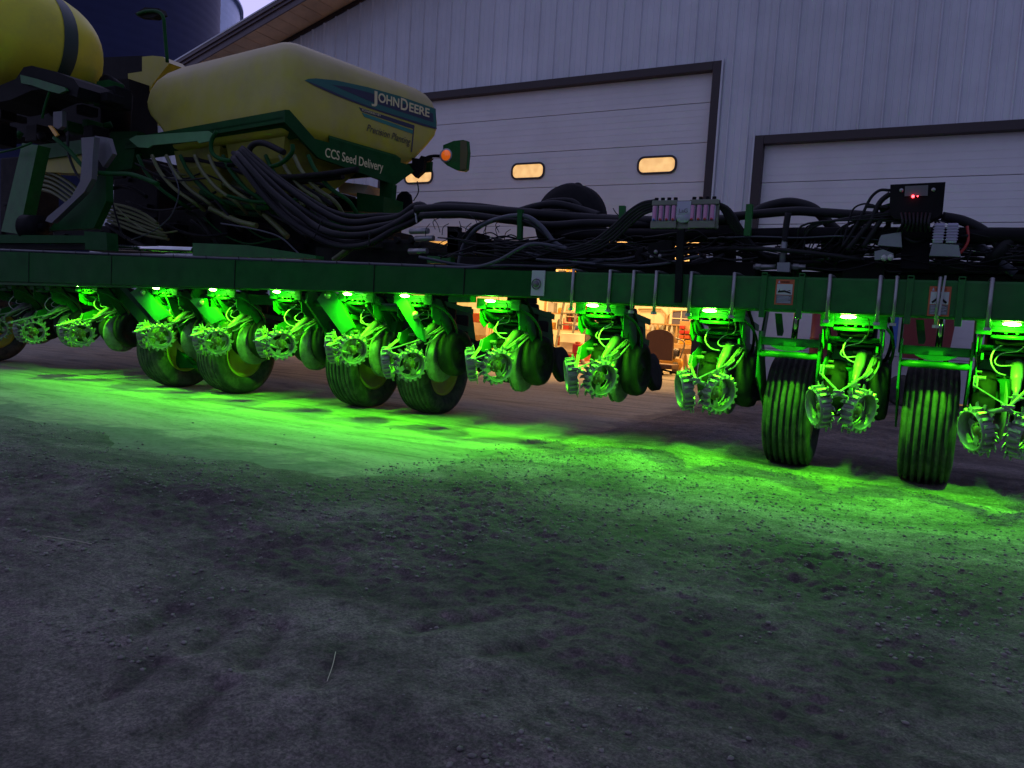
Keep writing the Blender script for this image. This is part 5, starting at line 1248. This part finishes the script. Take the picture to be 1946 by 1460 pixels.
for k in range(120):
    x0 = rg2.uniform(800, 1900); ln = rg2.uniform(60, 260); y0 = rg2.uniform(448, 502)+.01*(x0-1300); sag = rg2.gauss(0, 12); Y = rg2.uniform(4.56, 5.0); P_ = []
    for j in range(6):
        u = j/5; P_.append(at(x0+ln*u, min(y0+sag*4*u*(1-u)+rg2.uniform(-6, 6), 508+.012*(x0-900)), Y+rg2.uniform(-.06, .06)))
    q.tube(smooth_pts(P_, 4), rg2.choice([.0025, .0035, .005, .007]), 5)
ct = q.build('cable_tangle', 'hose'); ct['kind'] = 'stuff'
q = PB(); q.bbox(at(1430, 510, 4.95).x, at(1960, 520, 4.95).x, 4.9, 5.0, 1.06, 1.168, .01); q.build('rear_frame', 'cast')
# loose wire ends
for k in range(14):
    x, y = rg.uniform(800, 960), rg.uniform(415, 440); hose([(x, y+20), (x+rg.uniform(-8, 8), y+5), (x+rg.uniform(-18, 18), y-rg.uniform(0, 8))], 4.75, .003, 'hose', 'cable', n=5)
hose([(1165, 396), (1170, 404), (1176, 410)], 4.7, .003, 'hose', 'cable'); hose([(1846, 470), (1840, 492), (1834, 508)], 4.6, .004, 'hose', 'cable')
q = PB(); xa1, xb1, xc1, xd1 = at(880, 505, 4.8).x, at(1046, 505, 4.8).x, at(1100, 505, 4.8).x, at(1440, 505, 4.8).x
q.bbox(xa1, xb1, 4.75, 4.9, 1.02, 1.215, .01); q.bbox(xb1-.002, xc1+.002, 4.76, 4.9, 1.165, 1.21, .01); q.bbox(xc1, xd1, 4.75, 4.9, 1.02, 1.205, .01); q.build('rear_frame', 'cast')
# rear frame tubes closing the view under the hoses
plate('rear_frame', [(860, 455), (1230, 462), (1230, 500), (860, 490)], 5.15, .12, 'cast')
plate('rear_frame', [(990, 498), (1430, 512), (1430, 520), (990, 508)], 5.0, .1, 'cast')
plate('rear_frame', [(1430, 490), (1960, 500), (1960, 522), (1720, 517), (1430, 508)], 4.85, .1, 'cast')
for (x0, y0, x1, y1, Y) in ((1355, 425, 1395, 510, 4.85), (1410, 440, 1425, 515, 4.9), (1500, 450, 1528, 512, 4.9), (1560, 440, 1640, 505, 4.9), (1176, 470, 1188, 515, 4.9), (1200, 475, 1206, 515, 4.9), (1310, 470, 1322, 515, 4.9), (1925, 455, 1990, 530, 4.85), (1600, 500, 1680, 535, 4.8), (850, 430, 870, 490, 4.9), (1565, 505, 1700, 540, 4.95), (1780, 490, 1812, 525, 4.9)):
    plate('upright', [(x0, y0), (x1, y0+1), (x1, y1), (x0, y1)], Y, .06, 'cast')
plate('frame_upright', [(983, 398), (992, 398), (990, 455), (982, 455)], 4.68, .03, 'green_dark')
plate('frame_upright', [(1176, 391), (1187, 391), (1186, 432), (1175, 440)], 4.62, .03, 'green')
plate('frame_upright', [(1418, 388), (1430, 388), (1426, 448), (1413, 448)], 4.58, .03, 'green')
plate('frame_upright', [(812, 486), (856, 489), (856, 502), (812, 500)], 4.8, .06, 'green')
for k, (x0, y0) in enumerate(((780, 440), (790, 454), (778, 478))): q = PB(); q.tube([at(x0, y0, 4.85), at(x0+34, y0-1, 4.85)], .022, 12); q.build('hose_fitting', 'zinc')
plate('gear_housing', [(850, 440), (905, 442), (905, 482), (850, 480)], 4.9, .2, 'black')
# round black wheel-like cover
q = PB(); a = at(1072, 418, 5.35); q.lathe([(-.05, .001), (-.05, .12), (-.03, .2), (0, .265), (.05, .285), (.16, .285), (.2, .25), (.2, .001)], a, (.1, 1, 0), 48); rc = q.build('fan_cover', 'black')
hose([(1088, 356), (1096, 350), (1104, 353), (1109, 366)], 5.4, .012, 'hose', 'handle', rc)
hose([(1030, 388), (1050, 382), (1085, 382), (1105, 395)], 5.25, .02, 'hose')
# --- liquid flow indicator manifold
A_, B_ = at(1240, 382, 4.52), at(1362, 434, 4.52); W_ = B_.x-A_.x; H_ = A_.z-B_.z
q = PB(); q.bbox(A_.x, B_.x, 4.53, 4.56, B_.z+.0, A_.z-.0, .003); fm = q.build('flow_indicator', 'olive')
q = PB(); q.bbox(A_.x+.002, A_.x+W_*.40, 4.505, 4.56, A_.z-H_*.18, A_.z, .004); q.build('manifold_block', 'olive', fm); q = PB(); q.bbox(A_.x+W_*.58, B_.x, 4.505, 4.56, A_.z-H_*.18, A_.z, .004); q.build('manifold_block', 'olive', fm); q = PB()
q.bbox(A_.x+.002, A_.x+W_*.40, 4.505, 4.56, B_.z, B_.z+H_*.26, .004); q.build('manifold_block', 'olive', fm); q = PB(); q.bbox(A_.x+W_*.58, B_.x-.01, 4.505, 4.56, B_.z, B_.z+H_*.26, .004); q.build('manifold_block', 'olive', fm)
for k in range(8):
    x = A_.x+W_*((.055+.098*k) if k < 4 else (.63+.098*(k-4))); q = PB(); q.m = 0; q.bbox(x-.016, x+.016, 4.512, 4.529, B_.z+H_*.265, A_.z-H_*.185, .003)
    q.m = 1; q.lathe([(0, .0115), (H_*.5, .0115)], (x, 4.508, B_.z+H_*.30), (0, 0, 1), 14); q.m = 2; q.ball((x, 4.500, B_.z+H_*.31), .008, 10); q.m = 3; q.lathe([(0, .012), (.018, .012), (.019, .001)], (x, 4.53, A_.z+.0), (0, 0, 1), 10)
    q.build('sight_column', ['clear', 'pink', 'redp' if k else 'bluep', 'black'], fm)
c_ = at(1299, 404, 4.50); q = PB(); q.lathe([(0, .001), (0, .045), (.006, .047), (.008, .001)], c_+Vector((0, 0, -.015)), (0, 1, 0), 24); q.bbox(c_.x-.042, c_.x+.042, 4.497, 4.505, c_.z-.01, c_.z+.065, .003); tg_ = q.build('name_tag', 'clear', fm)
text_mesh('tag_lettering', 'LaG', .034, 'picto', fm, c_+Vector((-.028, -.008, -.002))-PO, (1, 0, 0), (0, 0, 1), depth=.0004)
plate('support_post', [(1286, 440), (1300, 434), (1297, 500), (1294, 575), (1281, 575), (1284, 500)], 4.47, .025, 'black')
plate('hydraulic_block', [(1232, 462), (1276, 458), (1276, 500), (1231, 500)], 4.6, .08, 'black')
for (x, y) in ((1239, 488), (1247, 479), (1255, 487)): q = PB(); q.lathe([(0, .012), (.012, .012), (.013, .001)], at(x, y, 4.6), (0, -1, 0), 10); q.build('fitting', 'zinc')
hose([(1222, 500), (1215, 490), (1218, 480), (1225, 478)], 4.65, .03, 'black')
# standpipe, tee block and tube fittings
hose([(1498, 405), (1494, 430), (1491, 460)], 4.6, .018, 'hose'); q = PB(); q.tube([at(1491, 458, 4.6), at(1486, 502, 4.6)], .017, 12); q.build('standpipe', 'paleblock')
plate('tee_block', [(1477, 499), (1501, 499), (1500, 517), (1476, 516)], 4.56, .05, 'paleblock')
for (x0, x1) in ((1432, 1474), (1503, 1531)): q = PB(); q.tube([at(x0, 507, 4.6), at(x1, 507, 4.6)], .013, 12); q.lathe([(0, .018), (.03, .018)], at(x0+4, 507, 4.6), (1, 0, 0), 6, smooth=False); q.build('tube_fitting', 'zinc')
# --- control box
cbx = plate('control_box', [(1692, 351), (1797, 346), (1791, 408), (1764, 420), (1700, 416), (1690, 405)], 4.50, .12, 'black')
plate('bezel', [(1720, 354), (1764, 352), (1763, 372), (1719, 373)], 4.494, .007, 'picto', cbx)
for (x, y) in ((1713, 362), (1774, 361)): q = PB(); q.lathe([(0, .010), (.006, .010), (.007, .001)], at(x, y, 4.499), (0, -1, 0), 8); q.build('screw', 'zinc', cbx)
for (x, y, r) in ((1735, 373.5, .0075), (1744, 373, .0035)): q = PB(); q.ball(at(x, y, 4.492), r, 10); q.build('indicator_light', 'red_led', cbx)
plate('support_post', [(1712, 418), (1768, 421), (1766, 512), (1712, 510)], 4.60, .1, 'black')
plate('support_post', [(1684, 395), (1694, 395), (1692, 448), (1682, 448)], 4.6, .03, 'cast')
plate('bracket_plate', [(1668, 393), (1694, 385), (1694, 402), (1672, 402)], 4.58, .02, 'green_dark')
for k in range(8): hose([(1712+k*8, 405, 4.49), (1715+k*7, 425, 4.46), (1705+k*9, 440, 4.5)], 4.5, .006, 'hose', 'cable', n=6)
# clear valve blocks either side
plate('valve_block', [(1675, 447), (1712, 441), (1714, 470), (1668, 466), (1672, 452)], 4.52, .06, 'paleblock')
plate('valve_block', [(1662, 478), (1678, 474), (1698, 482), (1694, 492), (1662, 494)], 4.53, .05, 'paleblock')
q = PB(); a = at(1670, 490, 4.55); 
for (x, y) in ((1680, 490), (1692, 489)): q.ball(at(x, y, 4.54), .018, 10)
q.build('fitting', 'hose_w')
for (x0, x1) in ((1776, 1792), (1801, 1818)):
    q = PB(); A_, B_ = at(x0, 424, 4.5), at(x1, 462, 4.5); q.bbox(A_.x, B_.x, 4.5, 4.56, B_.z, A_.z, .006)
    for k in range(6): zz = B_.z+(A_.z-B_.z)*(k+1)/7; q.box(A_.x-.004, B_.x+.004, 4.494, 4.5-.0005, zz, zz+.004)
    q.build('section_valve', 'clear')
plate('section_valve', [(1772, 462), (1822, 466), (1826, 488), (1766, 486)], 4.51, .06, 'paleblock')
hose([(1838, 430), (1840, 455), (1834, 470), (1824, 482)], 4.55, .007, 'redp', 'cable')
plate('clamp_strap', [(1795, 524), (1799, 524), (1787, 600), (1782, 600)], 4.478, .004, 'zinc')
